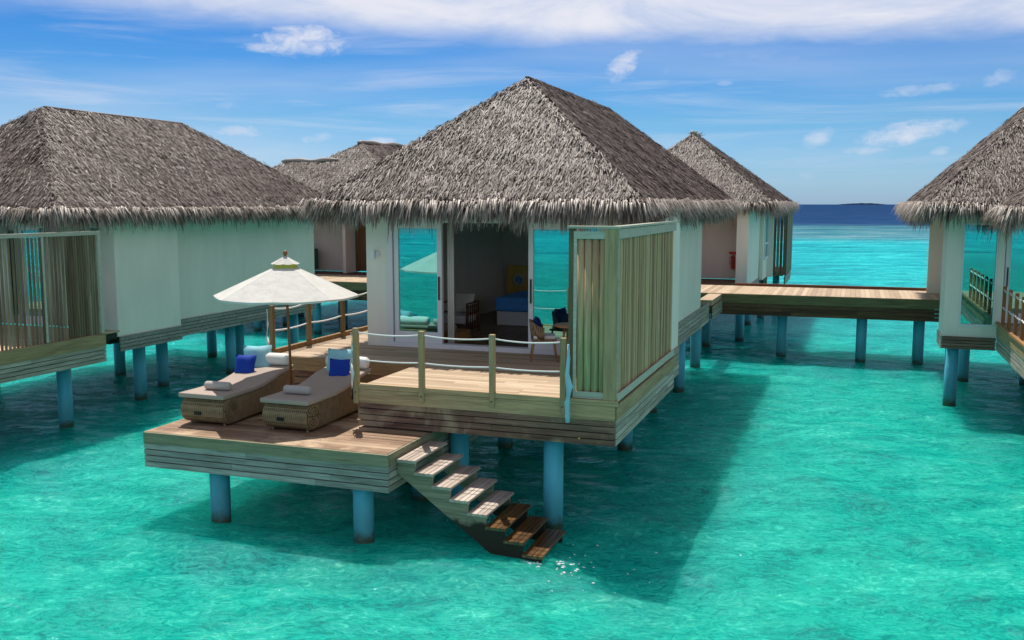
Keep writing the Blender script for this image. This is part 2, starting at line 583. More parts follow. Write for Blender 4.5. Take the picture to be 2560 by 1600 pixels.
m, T = mat('lagoon_water')
g, rot = sea_coord(T)
sp = T.n('ShaderNodeSeparateXYZ')
T.put(sp.inputs[0], rot)
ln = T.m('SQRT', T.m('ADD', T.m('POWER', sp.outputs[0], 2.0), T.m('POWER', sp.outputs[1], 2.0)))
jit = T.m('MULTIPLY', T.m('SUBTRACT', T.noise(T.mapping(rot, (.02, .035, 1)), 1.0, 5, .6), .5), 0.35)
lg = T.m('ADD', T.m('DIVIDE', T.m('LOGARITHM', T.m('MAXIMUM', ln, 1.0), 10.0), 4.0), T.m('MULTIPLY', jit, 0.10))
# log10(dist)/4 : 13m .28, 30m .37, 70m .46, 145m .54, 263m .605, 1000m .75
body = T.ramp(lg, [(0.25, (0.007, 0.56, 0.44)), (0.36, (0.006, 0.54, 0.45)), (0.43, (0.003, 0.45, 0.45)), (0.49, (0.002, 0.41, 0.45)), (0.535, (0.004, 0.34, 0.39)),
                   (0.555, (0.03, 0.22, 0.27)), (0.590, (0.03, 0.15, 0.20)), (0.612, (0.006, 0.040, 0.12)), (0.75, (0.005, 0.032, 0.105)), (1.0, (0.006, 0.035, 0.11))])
# caustic-like ripple light painted into the colour of the shallow water
w1 = T.noise(T.mapping(rot, (0.55, 0.95, 1)), 1.0, 3, 0.5, 1.2)
rd = T.n('ShaderNodeTexNoise')
rd.noise_type = 'RIDGED_MULTIFRACTAL'
T.put(rd.inputs['Vector'], T.mapping(rot, (1.0, 1.9, 1), (0, 0, R(18))))
rd.inputs['Scale'].default_value = 1.15
rd.inputs['Detail'].default_value = 5
rd.inputs['Roughness'].default_value = 0.6
rd.inputs['Distortion'].default_value = 0.8
rv = T.m('MULTIPLY', rd.outputs['Fac'], 0.5)
fine = T.noise(T.mapping(rot, (3.4, 5.0, 1), (0, 0, R(22))), 1.0, 7, 0.80, 1.9)
mot = T.m('ADD', T.m('MULTIPLY', w1, 0.24), T.m('ADD', T.m('MULTIPLY', rv, 0.16), T.m('MULTIPLY', fine, 0.60)))
mul = T.ramp(mot, [(0.32, (0.2, 0.36, 0.44)), (0.41, (1.0, .82, .84)), (0.49, (5.0, 1.15, 1.10)), (0.58, (30.0, 1.80, 1.75))])
body2 = T.mix(1.0, body, mul, 'MULTIPLY')
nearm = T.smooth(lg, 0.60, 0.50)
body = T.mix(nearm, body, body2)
w3 = T.noise(T.mapping(rot, (0.07, 0.20, 1)), 1.0, 10, 0.70, 0.5)
body = T.mix(T.m('ADD', 0.2, T.m('MULTIPLY', T.smooth(lg, .38, .46), .8)), body, T.ramp(w3, [(0.32, (.25, .45, .52)), (0.48, (1, 1, 1)), (0.64, (4.0, 1.45, 1.30))]), 'MULTIPLY')
# waves
b1 = T.noise(T.mapping(rot, (1.3, 2.1, 1)), 1.0, 6, 0.66, 0.6)
b2 = T.noise(T.mapping(rot, (0.16, 0.30, 1)), 1.0, 3, 0.55, 0.3)
b3 = T.noise(T.mapping(rot, (4.2, 7.0, 1)), 1.0, 3, 0.6, 0.8)
hgt = T.m('ADD', T.m('ADD', T.m('MULTIPLY', b1, 0.30), T.m('MULTIPLY', b2, 0.9)), T.m('MULTIPLY', b3, 0.20))
bp = T.n('ShaderNodeBump')
bp.inputs['Strength'].default_value = 1.0
bp.inputs['Distance'].default_value = 0.35
T.put(bp.inputs['Height'], hgt)
df = T.n('ShaderNodeBsdfDiffuse')
T.put(df.inputs[0], body)
T.t.links.new(bp.outputs[0], df.inputs['Normal'])
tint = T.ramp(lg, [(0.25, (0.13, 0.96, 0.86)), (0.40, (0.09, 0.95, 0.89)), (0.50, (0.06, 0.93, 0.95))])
tr = T.n('ShaderNodeBsdfTransparent')
T.put(tr.inputs[0], tint)
rf = T.n('ShaderNodeBsdfRefraction')
T.put(rf.inputs['Color'], tint)
rf.inputs['IOR'].default_value = 1.33
rf.inputs['Roughness'].default_value = 0.0
T.t.links.new(bp.outputs[0], rf.inputs['Normal'])
mt_ = T.n('ShaderNodeMixShader')
mt_.inputs[0].default_value = 1.0
T.t.links.new(tr.outputs[0], mt_.inputs[1])
T.t.links.new(rf.outputs[0], mt_.inputs[2])
ms = T.n('ShaderNodeMixShader')
T.put(ms.inputs[0], T.m('ADD', 0.55, T.m('MULTIPLY', T.smooth(lg, .36, .52), .45), clamp=True))
sss = T.n('ShaderNodeSubsurfaceScattering', falloff='BURLEY')
T.put(sss.inputs['Color'], body)
sss.inputs['Scale'].default_value = 1.0
sss.inputs['Radius'].default_value = (0.6, 4.5, 4.5)
T.t.links.new(bp.outputs[0], sss.inputs['Normal'])
md_ = T.n('ShaderNodeMixShader')
md_.inputs[0].default_value = 0.62
T.t.links.new(df.outputs[0], md_.inputs[1])
T.t.links.new(sss.outputs[0], md_.inputs[2])
T.t.links.new(mt_.outputs[0], ms.inputs[1])
T.t.links.new(md_.outputs[0], ms.inputs[2])
gl = T.n('ShaderNodeBsdfGlossy')
gl.inputs['Roughness'].default_value = 0.06
gl.inputs['Color'].default_value = (0.8, 0.9, 1, 1)
T.t.links.new(bp.outputs[0], gl.inputs['Normal'])
fr = T.n('ShaderNodeFresnel')
fr.inputs['IOR'].default_value = 1.33
T.t.links.new(bp.outputs[0], fr.inputs['Normal'])
ff = T.m('MINIMUM', T.m('MULTIPLY', fr.outputs[0], 0.5), T.m('SUBTRACT', 0.20, T.m('MULTIPLY', T.smooth(lg, .42, .60), .14)))
m2 = T.n('ShaderNodeMixShader')
T.put(m2.inputs[0], ff)
T.t.links.new(ms.outputs[0], m2.inputs[1])
T.t.links.new(gl.outputs[0], m2.inputs[2])
o = T.n('ShaderNodeOutputMaterial')
T.t.links.new(m2.outputs[0], o.inputs[0])
M['water'] = m

m, T = mat('sandy_seabed')
g, rot = sea_coord(T)
s1 = T.noise(T.mapping(rot, (.22, .3, 1)), 1.0, 5, .6, .5)
s2 = T.noise(T.mapping(rot, (.9, 1.2, 1)), 1.0, 5, .6, .9)
rg_ = T.n('ShaderNodeTexNoise')
rg_.noise_type = 'RIDGED_MULTIFRACTAL'
T.put(rg_.inputs['Vector'], T.mapping(rot, (1.0, 1.5, 1), (0, 0, R(20))))
rg_.inputs['Scale'].default_value = 1.3
rg_.inputs['Detail'].default_value = 3
rg_.inputs['Distortion'].default_value = 1.2
c = T.ramp(T.m('ADD', T.m('MULTIPLY', s1, .5), T.m('MULTIPLY', s2, .5)), [(.32, (.30, .36, .32)), (.47, (.72, .66, .55)), (.62, (.88, .82, .70))])
c = T.mix(1.0, c, T.ramp(T.m('MULTIPLY', rg_.outputs['Fac'], .5), [(.15, (.72, .74, .76)), (.6, (1.05, 1.05, 1.05)), (.95, (1.35, 1.2, 1.2))]), 'MULTIPLY')
s4 = T.noise(T.mapping(rot, (3.2, 4.6, 1), (0, 0, R(25))), 1.0, 5, .7, 1.5)  # fine caustic-like light speckle painted into the sand colour
c = T.mix(1.0, c, T.ramp(s4, [(.34, (.45, .55, .55)), (.50, (1, 1, 1)), (.64, (1.4, 1.25, 1.25))]), 'MULTIPLY')
principled(T, c, .9, spec=.1, bump=s2, bdist=.2, bstr=.8)
M['seabed'] = m

WAVE = 0.0030
S = 9000
BED = -0.75
# rippled sheet near the villas, flat sheet out to the horizon, one mesh
GX0, GX1, GY0, GY1, ST = -27.0, 9.0, 6.0, 42.0, 0.065
nx = int((GX1 - GX0) / ST) + 1
ny = int((GY1 - GY0) / ST) + 1
gx = np.linspace(GX0, GX1, nx)
gy = np.linspace(GY0, GY1, ny)
XX, YY = np.meshgrid(gx, gy)
ZZ = np.zeros_like(XX)
wr = np.random.RandomState(5)
for i in range(46):
    lam = 0.42 * (9.0 ** (i / 45.0))
    th_ = R(62) + wr.normal(0, 0.75)
    kk = 2 * math.pi / lam
    amp = WAVE * lam ** 1.25 * wr.uniform(.5, 1.0)
    ph_ = wr.uniform(0, 6.28)
    ZZ += amp * np.sin(kk * (XX * math.cos(th_) + YY * math.sin(th_)) + ph_ + 0.8 * np.sin(XX * .37 + i) + .8 * np.sin(YY * .31 + 2 * i))
fx = np.clip(np.minimum(XX - GX0, GX1 - XX) / 3, 0, 1)
fy = np.clip(np.minimum(YY - GY0, GY1 - YY) / 3, 0, 1)
ZZ *= fx * fy
V_ = np.stack([XX, YY, ZZ], -1).reshape(-1, 3)
idx = np.arange(nx * ny).reshape(ny, nx)
F_ = np.stack([idx[:-1, :-1], idx[:-1, 1:], idx[1:, 1:], idx[1:, :-1]], -1).reshape(-1, 4)
oc = len(V_)
V_ = np.concatenate([V_, [(-S, -S, 0), (S, -S, 0), (S, S, 0), (-S, S, 0)]])
c00, c10, c11, c01 = 0, nx - 1, nx * ny - 1, (ny - 1) * nx
ring = [[oc, oc + 1, c10, c00], [oc + 1, oc + 2, c11, c10], [oc + 2, oc + 3, c01, c11], [oc + 3, oc, c00, c01]]
F_ = np.concatenate([F_, ring]).astype(np.int32)
me = bpy.data.meshes.new('water')
me.vertices.add(len(V_))
me.vertices.foreach_set('co', V_.astype(np.float32).reshape(-1))
me.loops.add(F_.size)
me.loops.foreach_set('vertex_index', F_.reshape(-1))
me.polygons.add(len(F_))
me.polygons.foreach_set('loop_start', (np.arange(len(F_)) * 4).astype(np.int32))
me.update(calc_edges=True)
me.polygons.foreach_set('use_smooth', np.ones(len(F_), bool))
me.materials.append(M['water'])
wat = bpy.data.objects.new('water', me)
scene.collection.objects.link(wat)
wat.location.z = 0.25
wat.cycles.is_caustics_caster = True
sun_data.cycles.is_caustics_light = True
tag(wat, 'turquoise lagoon water with ripples, turning deep blue at the horizon', None, None, 'structure')
sb = MB().add([(-S, -S, BED), (S, -S, BED), (S, S, BED), (-S, S, BED)], [(0, 1, 2, 3)]).build('seabed', M['seabed'])
sb.cycles.is_caustics_receiver = True
tag(sb, 'pale sandy seabed under the lagoon', None, None, 'structure')
isl = MB()
pts = []
d0 = Vector((math.sin(R(0.4)), math.cos(R(0.4)), 0))
sx = Vector((d0.y, -d0.x, 0))
for k in range(25):
    t = k / 24
    p = d0 * 5200 + sx * (-130 + 260 * t)
    pts.append((p, 1 + 9 * math.sin(math.pi * t) * (0.8 + 0.3 * random.random())))
for (p, a), (q2, b) in zip(pts[:-1], pts[1:]):
    isl.add([p, q2, q2 + Vector((0, 0, b)), p + Vector((0, 0, a)), p + d0 * 200, q2 + d0 * 200, q2 + d0 * 200 + Vector((0, 0, b)), p + d0 * 200 + Vector((0, 0, a))],
            [(0, 1, 2, 3), (4, 7, 6, 5), (3, 2, 6, 7)])
tag(isl.build('distant_island', M['island']), 'low distant island on the horizon', None, None, 'structure')


# ------------------------------------------------------------------ thatch
def blades_mesh(name, P, D, S_, N_, L, Wd, lift, rnd, material, parent, base=None, curl=None):
    """P root points, D down-slope directions, S_ side vectors, N_ normals"""
    n = len(P)
    half = (Wd / 2)[:, None]
    L_ = L[:, None]
    li = lift[:, None]
    seg = 3 if curl is not None else 2
    rows = []
    if curl is None:
        rows.append((P - N_ * 0.02, 1.0))
        rows.append((P + D * L_ + N_ * li, 0.45))
    else:
        c = curl[:, None]
        rows.append((P, 0.8))
        rows.append((P + D * L_ * 0.5 + N_ * li, 1.0))
        D2 = D + np.array([0, 0, -1.0]) * c
        D2 /= np.linalg.norm(D2, axis=1)[:, None]
        rows.append((P + D * L_ * 0.5 + N_ * li + D2 * L_ * 0.5, 0.25))
    V = []
    for pos, w in rows:
        V.append(pos - S_ * half * w)
        V.append(pos + S_ * half * w)
    V = np.stack(V, 1)             # n, 2*seg, 3
    k = 2 * seg
    nf = seg - 1
    base_v = np.zeros((0, 3)) if base is None else np.array(base[0], float)
    base_f = [] if base is None else base[1]
    nb = len(base_v)
    verts = np.concatenate([base_v, V.reshape(-1, 3)])
    fa = []
    for j in range(nf):
        i0 = np.arange(n) * k + nb + 2 * j
        fa.append(np.stack([i0, i0 + 1, i0 + 3, i0 + 2], 1))
    F = np.stack(fa, 1).reshape(-1, 4)
    me = bpy.data.meshes.new(name)
    loops = []
    starts = []
    tot = 0
    for f in base_f:
        starts.append(tot)
        loops += list(f)
        tot += len(f)
    starts = np.concatenate([np.array(starts, int), tot + 4 * np.arange(len(F))]).astype(np.int32)
    loops = np.concatenate([np.array(loops, int), F.reshape(-1)]).astype(np.int32)
    me.vertices.add(len(verts))
    me.vertices.foreach_set('co', verts.astype(np.float32).reshape(-1))
    me.loops.add(len(loops))
    me.loops.foreach_set('vertex_index', loops)
    me.polygons.add(len(starts))
    me.polygons.foreach_set('loop_start', starts)
    me.update(calc_edges=True)
    me.validate()
    rr = np.concatenate([np.full(len(base_f), 0.15), np.repeat(rnd, nf)]).astype(np.float32)
    at = me.attributes.new('rnd', 'FLOAT', 'FACE')
    at.data.foreach_set('value', rr)
    me.materials.append(material)
    o = bpy.data.objects.new(name, me)
    link(o, parent)
    return o


def norm(a):
    return a / np.linalg.norm(a, axis=-1, keepdims=True)


def hip_roof(parent, x0, x1, y0, y1, zl, ridge, zr, density=330, bulge=0.10, fringe=0.55, fringe_n=95, blade=1.0, name='roof', skip=(), M4=None, cap=False, fr_density=1.0):
    """ridge = ((xa,ya),(xb,yb)) front and rear ends"""
    (xa, ya), (xb, yb) = ridge
    A = np.array([x0, y0, zl]); B = np.array([x1, y0, zl]); C = np.array([x1, y1, zl]); Dd = np.array([x0, y1, zl])
    Fp = np.array([xa, ya, zr]); G = np.array([xb, yb, zr])
    faces = {'front': [A, B, Fp], 'right': [B, C, G, Fp], 'back': [C, Dd, G], 'left': [Dd, A, Fp, G]}
    if abs(ya - yb) < 1e-6 and abs(xa - xb) > 1e-6:      # ridge runs along x
        faces = {'front': [A, B, G, Fp], 'right': [B, C, G], 'back': [C, Dd, Fp, G], 'left': [Dd, A, Fp]}
    Ps, Ds, Ss, Ns = [], [], [], []
    bv, bf = [], []
    cen = (A + B + C + Dd) / 4
    for key, poly in faces.items():
        n = norm(np.cross(poly[1] - poly[0], poly[2] - poly[0]))
        if n[2] < 0:
            n = -n
        i0 = len(bv)
        bv += [p for p in poly]
        bf.append([i0 + i for i in range(len(poly))])
        if key in skip:
            continue
        tris = [(poly[0], poly[1], poly[2])]
        if len(poly) == 4:
            tris.append((poly[0], poly[2], poly[3]))
        down = norm(np.array([n[0], n[1], 0.0]) * n[2] - np.array([0, 0, 1.0]) * np.hypot(n[0], n[1]))
        for t in tris:
            area = 0.5 * np.linalg.norm(np.cross(t[1] - t[0], t[2] - t[0]))
            k = int(area * density * 2.7)
            u = RS.rand(k, 1); v = RS.rand(k, 1)
            s = u + v > 1
            u = np.where(s, 1 - u, u); v = np.where(s, 1 - v, v)
            P = t[0] + (t[1] - t[0]) * u + (t[2] - t[0]) * v
            # combed courses
            zc_ = 0.115
            zt_c = np.round((P[:, 2:] - zl) / zc_) * zc_ + zl + RS.normal(0, .022, (k, 1))
            dzz = (zt_c - P[:, 2:]) / down[2]
            P = P + down[None, :] * dzz
            ang = RS.normal(0, 0.20, (k, 1))
            # slow swirl so that courses are not parallel
            ang += 0.07 * np.sin(P[:, :1] * 1.7 + P[:, 1:2] * 1.3 + P[:, 2:] * 2.1)
            side = norm(np.cross(down, n))[None, :]
            D = norm(down[None, :] * np.cos(ang) + side * np.sin(ang))
            Sd = norm(np.cross(D, np.repeat(n[None, :], k, 0)) + n[None, :] * RS.normal(0, .28, (k, 1)))
            # lumpy thickness
            lump = 0.025 + 0.022 * np.sin(P[:, :1] * 3.1 + P[:, 2:] * 4.0) * np.sin(P[:, 1:2] * 2.7 + 1.0 + P[:, 2:] * 3)
            okk = P[:, 2] > zl + 0.085
            P = P[okk]; D = D[okk]; Sd = Sd[okk]; lump = lump[okk]; k = len(P)
            P = P + n[None, :] * (RS.rand(k, 1) * 0.05 + lump)
            Ps.append(P); Ds.append(D); Ss.append(Sd); Ns.append(np.repeat(n[None, :], k, 0))
    # hips and ridge: extra bundles that round the edges
    hips = [(A, Fp), (B, Fp if True else G), (C, G), (Dd, G), (Fp, G)]
    if abs(ya - yb) < 1e-6 and abs(xa - xb) > 1e-6:
        hips = [(A, Fp), (B, G), (C, G), (Dd, Fp), (Fp, G)]
    for a, b in hips:
        ln_ = np.linalg.norm(b - a)
        if ln_ < .05:
            continue
        k = int(ln_ * density * 0.30)
        t = RS.rand(k, 1)
        P = a + (b - a) * t
        out = norm(np.array([*(P[:, :2] - np.array([(xa + xb) / 2, (ya + yb) / 2])).mean(0), 0.0]))
        isr = (a is Fp and b is G)
        dn = norm(a - b) if not isr else np.array([0, 0, -1.0])
        ln2 = norm(np.cross(dn, np.array([0, 0, 1.0]))) if not isr else norm(np.cross(norm(b - a), np.array([0, 0, 1.0])))
        sgn = np.where(RS.rand(k, 1) < .5, -1, 1)
        D = norm(dn + ln2 * sgn * (0.15 + (.35 if not isr else 1.2) * RS.rand(k, 1)) + RS.normal(0, .10, (k, 3)) + (np.array([0, 0, -.10]) if not isr else np.array([0, 0, .3])))
        up = norm(np.array([0, 0, 1.0]) + 0 * D)
        Nn = norm(up - D * (D @ np.array([0, 0, 1.0]))[:, None])
        Sd = norm(np.cross(D, Nn))
        off = np.sqrt(RS.rand(k, 1)) * 0.10
        P = P + ln2 * (RS.rand(k, 1) - .5) * 0.30 - np.array([0, 0, 1.0]) * 0.0 + Nn * 0.0
        P[:, 2:] += 0.045 - off * 0.6
        Ps.append(P); Ds.append(D); Ss.append(Sd); Ns.append(Nn)
    P = np.concatenate(Ps); D = np.concatenate(Ds); Sd = np.concatenate(Ss); Nn = np.concatenate(Ns)
    k = len(P)
    L = (0.14 + 0.14 * RS.rand(k)) * blade
    Wd = (0.014 + 0.018 * RS.rand(k)) * blade
    lift = 0.012 + 0.035 * RS.rand(k) ** 2
    # underside slab
    i0 = len(bv)
    t_ = 0.16
    ins = 0.12
    q = [np.array([x0 + ins, y0 + ins, zl - t_]), np.array([x1 - ins, y0 + ins, zl - t_]), np.array([x1 - ins, y1 - ins, zl - t_]), np.array([x0 + ins, y1 - ins, zl - t_])]
    bv += [A, B, C, Dd] + q
    bf.append([i0 + 4, i0 + 7, i0 + 6, i0 + 5])
    for i in range(4):
        j = (i + 1) % 4
        bf.append([i0 + i, i0 + 4 + i, i0 + 4 + j, i0 + j])
    keep = np.ones(k, bool)
    rnd = np.clip(RS.rand(k) * .75 + 0.25 * RS.rand(k), 0, 1)
    if M4 is not None:
        P, D, Sd, Nn = [xf(a, M4, i > 0) for i, a in enumerate((P, D, Sd, Nn))]
        bv = list(xf(np.array(bv), M4, False))
    roof = blades_mesh(name, P, D, Sd, Nn, L, Wd, lift, rnd, M['thatch'], parent, (bv, bf))
    # fringe round the eaves
    per = [(A, B, (0, -1)), (B, C, (1, 0)), (C, Dd, (0, 1)), (Dd, A, (-1, 0))]
    keys = ['front', 'right', 'back', 'left']
    Ps, Ds, Ss, Ns, Ls, Rn = [], [], [], [], [], []
    for key, (a, b, o2) in zip(keys, per):
        if key in skip:
            continue
        ln_ = np.linalg.norm(b - a)
        for layer in range(5):
            k = int(ln_ * fringe_n * fr_density)
            t = RS.rand(k) * ln_
            e = norm(b - a)
            out = np.array([o2[0], o2[1], 0.0])
            c0 = np.clip(1 - t / 0.75, 0, 1); c1 = np.clip(1 - (ln_ - t) / 0.75, 0, 1)
            dirh = norm(out[None, :] - e[None, :] * (c0 * 0.9)[:, None] + e[None, :] * (c1 * 0.9)[:, None] + e[None, :] * (RS.normal(0, .16, (k, 1)) + (.35 * np.sin(t * 7.3 + layer * 1.3) * np.sin(t * 2.9 + layer))[:, None]))
            th = np.radians((8, 22, 38, 55, 72)[layer] + RS.normal(0, 9, k))
            Dv = dirh * np.cos(th)[:, None] - np.array([0, 0, 1.0]) * np.sin(th)[:, None]
            Dv = norm(Dv)
            Sv = norm(np.cross(Dv, np.repeat(np.array([[0, 0, 1.0]]), k, 0)) + RS.normal(0, .3, (k, 3)))
            Nv = norm(np.cross(Sv, Dv))
            Nv = np.where(Nv[:, 2:] < 0, -Nv, Nv)
            P = a + e * t[:, None] + out * (0.02 - 0.035 * layer - 0.05 * RS.rand(k, 1)) - np.array([0, 0, 1.0]) * (0.012 + 0.028 * layer)
            P[:, 2] += 0.025 * np.sin(t * 2.3 + 1.1) * np.sin(t * 5.7)
            P[:, 2] -= 0.02 * RS.rand(k)
            Ps.append(P); Ds.append(Dv); Ss.append(Sv); Ns.append(Nv)
            clump = 0.86 + 0.13 * np.sin(t * 5.1 + layer) + 0.15 * np.sin(t * 13.7 + 2 * layer) + .12 * np.sin(t * 29 + layer * 3)
            Rn.append(np.clip(.78 * RS.rand(k) + (.24, .20, .12, .05, 0)[layer], 0, 1))
            Ls.append((0.50 + 0.5 * RS.rand(k) + .25 * (RS.rand(k) > .93)) * fringe * clump)
    P = np.concatenate(Ps); D = np.concatenate(Ds); Sd = np.concatenate(Ss); Nn = np.concatenate(Ns)
    if M4 is not None:
        P, D, Sd, Nn = [xf(a, M4, i > 0) for i, a in enumerate((P, D, Sd, Nn))]
    k = len(P)
    fo = blades_mesh('eave_fringe', P, D, Sd, Nn, np.concatenate(Ls), 0.012 + 0.026 * RS.rand(k), 0.02 + 0.03 * RS.rand(k),
                     np.concatenate(Rn), M['fringe'], parent, None, 0.9 + 1.6 * RS.rand(k))
    if cap:
        cm = MB()
        pts = [Fp + (G - Fp) * t + np.array([0, 0, .05 + .03 * math.sin(9 * t)]) for t in np.linspace(-.05, 1.03, 14)]
        if M4 is not None:
            pts = xf(np.array(pts), M4, False)
        cm.tube([tuple(p) for p in pts], [.05] + [.10 + .02 * math.sin(5 * i) for i in range(len(pts) - 2)] + [.05], 8, r=.75)
        cm.build('ridge_cap', M['fringe'], parent, smooth=True)
    return roof


def xf(a, M4, direction):
    Rm = np.array(M4.to_3x3())
    a = a @ Rm.T
    if not direction:
        a = a + np.array(M4.translation)
    return a


# ------------------------------------------------------------------ shared builders
def plank_deck(mb, x0, x1, y0, y1, z, along='x', w=0.14, t=0.035, gap=0.006):
    if along == 'x':
        y = y0
        while y < y1 - 0.01:
            e = min(y + w - gap, y1)
            # boards of random length
            x = x0
            first = True
            while x < x1 - 0.01:
                l = (random.uniform(1.0, 3.2) if first else random.uniform(2.2, 4.2))
                xe = min(x + l, x1)
                if x1 - xe < .5:
                    xe = x1
                mb.box(x, xe - (0.004 if xe < x1 else 0), y, e, z - t, z)
                x = xe
                first = False
            y += w
    else:
        x = x0
        while x < x1 - 0.01:
            e = min(x + w - gap, x1)
            mb.box(x, e, y0, y1, z - t, z)
            x += w


def fascia_x(parent, x0, x1, y, ztop, zbot, top_h=0.24, n=4, thick=0.035, mt='fascia', mbd='boards', names=('fascia_board', 'skirt_boards')):
    """boards on a face of constant y, facing -y"""
    a = MB()
    a.box(x0, x1, y - thick - .012, y, ztop - top_h, ztop)
    a.build(names[0], M[mt], parent, bevel=0.004)
    b = MB()
    h = (ztop - top_h - zbot) / n
    for i in range(n):
        zt = ztop - top_h - i * h
        x = x0
        while x < x1 - .01:
            xe = min(x + random.uniform(1.4, 3.5), x1)
            if x1 - xe < .6:
                xe = x1
            b.box(x, xe - (0.004 if xe < x1 else 0), y - thick, y, zt - h + 0.014, zt - 0.002)
            x = xe
    b.build(names[1], M[mbd], parent)
    c = MB().box(x0 + .02, x1 - .02, y + .002, y + .03, zbot + .02, ztop - .02)
    return c.build('backing', M['dark'], parent)


def fascia_y(parent, x, y0, y1, ztop, zbot, side=1, top_h=0.24, n=4, thick=0.035, mt='fascia_y', mbd='boards_y', names=('fascia_board', 'skirt_boards')):
    s = side
    a = MB()
    xs = sorted((x, x + s * (thick + .012)))
    a.box(xs[0], xs[1], y0, y1, ztop - top_h, ztop)
    a.build(names[0], M[mt], parent, bevel=0.004)
    b = MB()
    h = (ztop - top_h - zbot) / n
    xs = sorted((x, x + s * thick))
    for i in range(n):
        zt = ztop - top_h - i * h
        y = y0
        while y < y1 - .01:
            ye = min(y + random.uniform(1.4, 3.5), y1)
            if y1 - ye < .6:
                ye = y1
            b.box(xs[0], xs[1], y, ye - (0.004 if ye < y1 else 0), zt - h + 0.014, zt - 0.002)
            y = ye
    b.build(names[1], M[mbd], parent)
    xs = sorted((x - s * .002, x - s * .03))
    MB().box(xs[0], xs[1], y0 + .02, y1 - .02, zbot + .02, ztop - .02).build('backing', M['dark'], parent)


pile_proto = None


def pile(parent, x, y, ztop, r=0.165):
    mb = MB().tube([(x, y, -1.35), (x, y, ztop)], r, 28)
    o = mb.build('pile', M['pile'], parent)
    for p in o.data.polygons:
        if len(p.vertices) == 4:
            p.use_smooth = True
    return o


def rope_pts(a, b, sag, n=12):
    a = Vector(a); b = Vector(b)
    return [a.lerp(b, t) - Vector((0, 0, sag * 4 * t * (1 - t))) for t in [i / (n - 1) for i in range(n)]]


# ================================================================== MAIN VILLA
DZ = 2.5
villa = empty('water_villa', (-7.2, 22.0, 0), 'central thatched water villa with open sliding doors, sun deck and lower lounging platform', 'villa', 'thatched villas over the lagoon')
WX0, WX1, WY0, WY1 = -10.05, -4.35, 18.8, 29.7
# walls
w = MB()
w.box(WX0, -9.55, WY0, WY0 + .18, 2.42, 5.62)                 # front wall, left of the doors
w.box(-9.55, -4.62, WY0 + .01, WY0 + .16, 5.2, 5.62)          # lintel
w.box(WX0, WX0 + .16, WY0 + .182, WY1, 2.1, 5.62)             # left wall
w.box(WX1 - .16, WX1, 25.0, WY1, 2.42, 5.62)                  # right wall, rear
w.box(WX1 - .16, WX1, 21.402, 24.998, 5.1, 5.62)  # wall above an added, unseen opening that brightens the room
w.box(WX1 - .16, WX1, 21.402, 24.998, 2.42, 2.7)
w.box(WX1 + .0, -3.62, 19.62, 19.78, 2.1, 5.3)                # return wall behind the screen
w.box(-3.78, -3.62, 19.78, 21.4, 2.42, 5.62)                  # box-out wall on the right
w.box(WX1, -3.78, 21.24, 21.4, 2.42, 5.62)
w.box(-4.62, WX1, WY0 + .01, WY0 + .16, 2.42, 5.62)
w.box(-4.51, WX1, WY0 + .162, 19.60, 2.42, 5.62)
w.box(WX0 + .16, WX1 - .16, WY1 - .16, WY1, 2.1, 5.62)
w.build('wall', M['wall'], villa, bevel=0.006)
# room inside
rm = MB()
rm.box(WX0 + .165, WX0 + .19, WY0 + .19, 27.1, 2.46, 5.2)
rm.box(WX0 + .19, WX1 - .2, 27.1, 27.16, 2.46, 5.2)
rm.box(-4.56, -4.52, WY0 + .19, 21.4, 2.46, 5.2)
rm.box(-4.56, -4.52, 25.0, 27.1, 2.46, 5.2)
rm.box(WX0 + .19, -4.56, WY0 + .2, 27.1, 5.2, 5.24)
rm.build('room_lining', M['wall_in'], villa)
fl = MB()
plank_deck(fl, WX0 + .2, -4.57, WY0 + .17, 27.1, 2.49, 'y', 0.18)
fl.build('room_floor', M['floor_wood'], villa)
# rear step skirts on the right side
fascia_y(villa, -4.35, 21.45, 31.4, 2.42, 1.78, 1, top_h=0.02, n=5, mt='boards_grey', mbd='boards_y')
fascia_y(villa, -3.62, 19.66, 21.4, 2.42, 1.78, 1, top_h=0.02, n=5, mt='boards_grey', mbd='boards_y')
# roof
hip_roof(villa, -10.78, -3.74, 17.85, 32.4, 5.66, ((-7.2, 21.35), (-7.2, 29.0)), 8.46, density=430, skip=(), fringe=0.54, fringe_n=120)
tip = MB()
tip.tube([(-7.2, 21.35, 8.47), (-7.2, 29.0, 8.47)], 0.05, 8)
tip.build('ridge_cap', M['thatch'], villa, smooth=True)


def sliding_panel(parent, x0, x1, y, z0, z1, fw=0.11, handle=None, dx=0.0, mat_f='white'):
    """frame in one mesh with glass pane and handle as sub-parts"""
    f = MB()
    f.box(x0, x0 + fw, y, y + .06, z0, z1)
    f.box(x1 - fw, x1, y, y + .06, z0, z1)
    f.box(x0 + fw, x1 - fw, y + .002, y + .058, z1 - fw * 1.1, z1)
    f.box(x0 + fw, x1 - fw, y + .002, y + .058, z0, z0 + fw * 2.2)
    fo = f.build('sliding_door', M[mat_f], parent, bevel=0.004)
    g = MB().box(x0 + fw, x1 - fw, y + .028, y + .034, z0 + fw * 2.2, z1 - fw * 1.1)
    g.build('pane', M['glass'], fo)
    if handle is not None:
        hb = MB()
        hb.box(handle - .015, handle + .015, y - .035, y - .008, z0 + .95, z0 + 1.45)
        hb.box(handle - .01, handle + .01, y - .01, y, z0 + .98, z0 + 1.02)
        hb.box(handle - .01, handle + .01, y - .01, y, z0 + 1.38, z0 + 1.42)
        hb.build('door_handle', M['dark'], fo)
    return fo


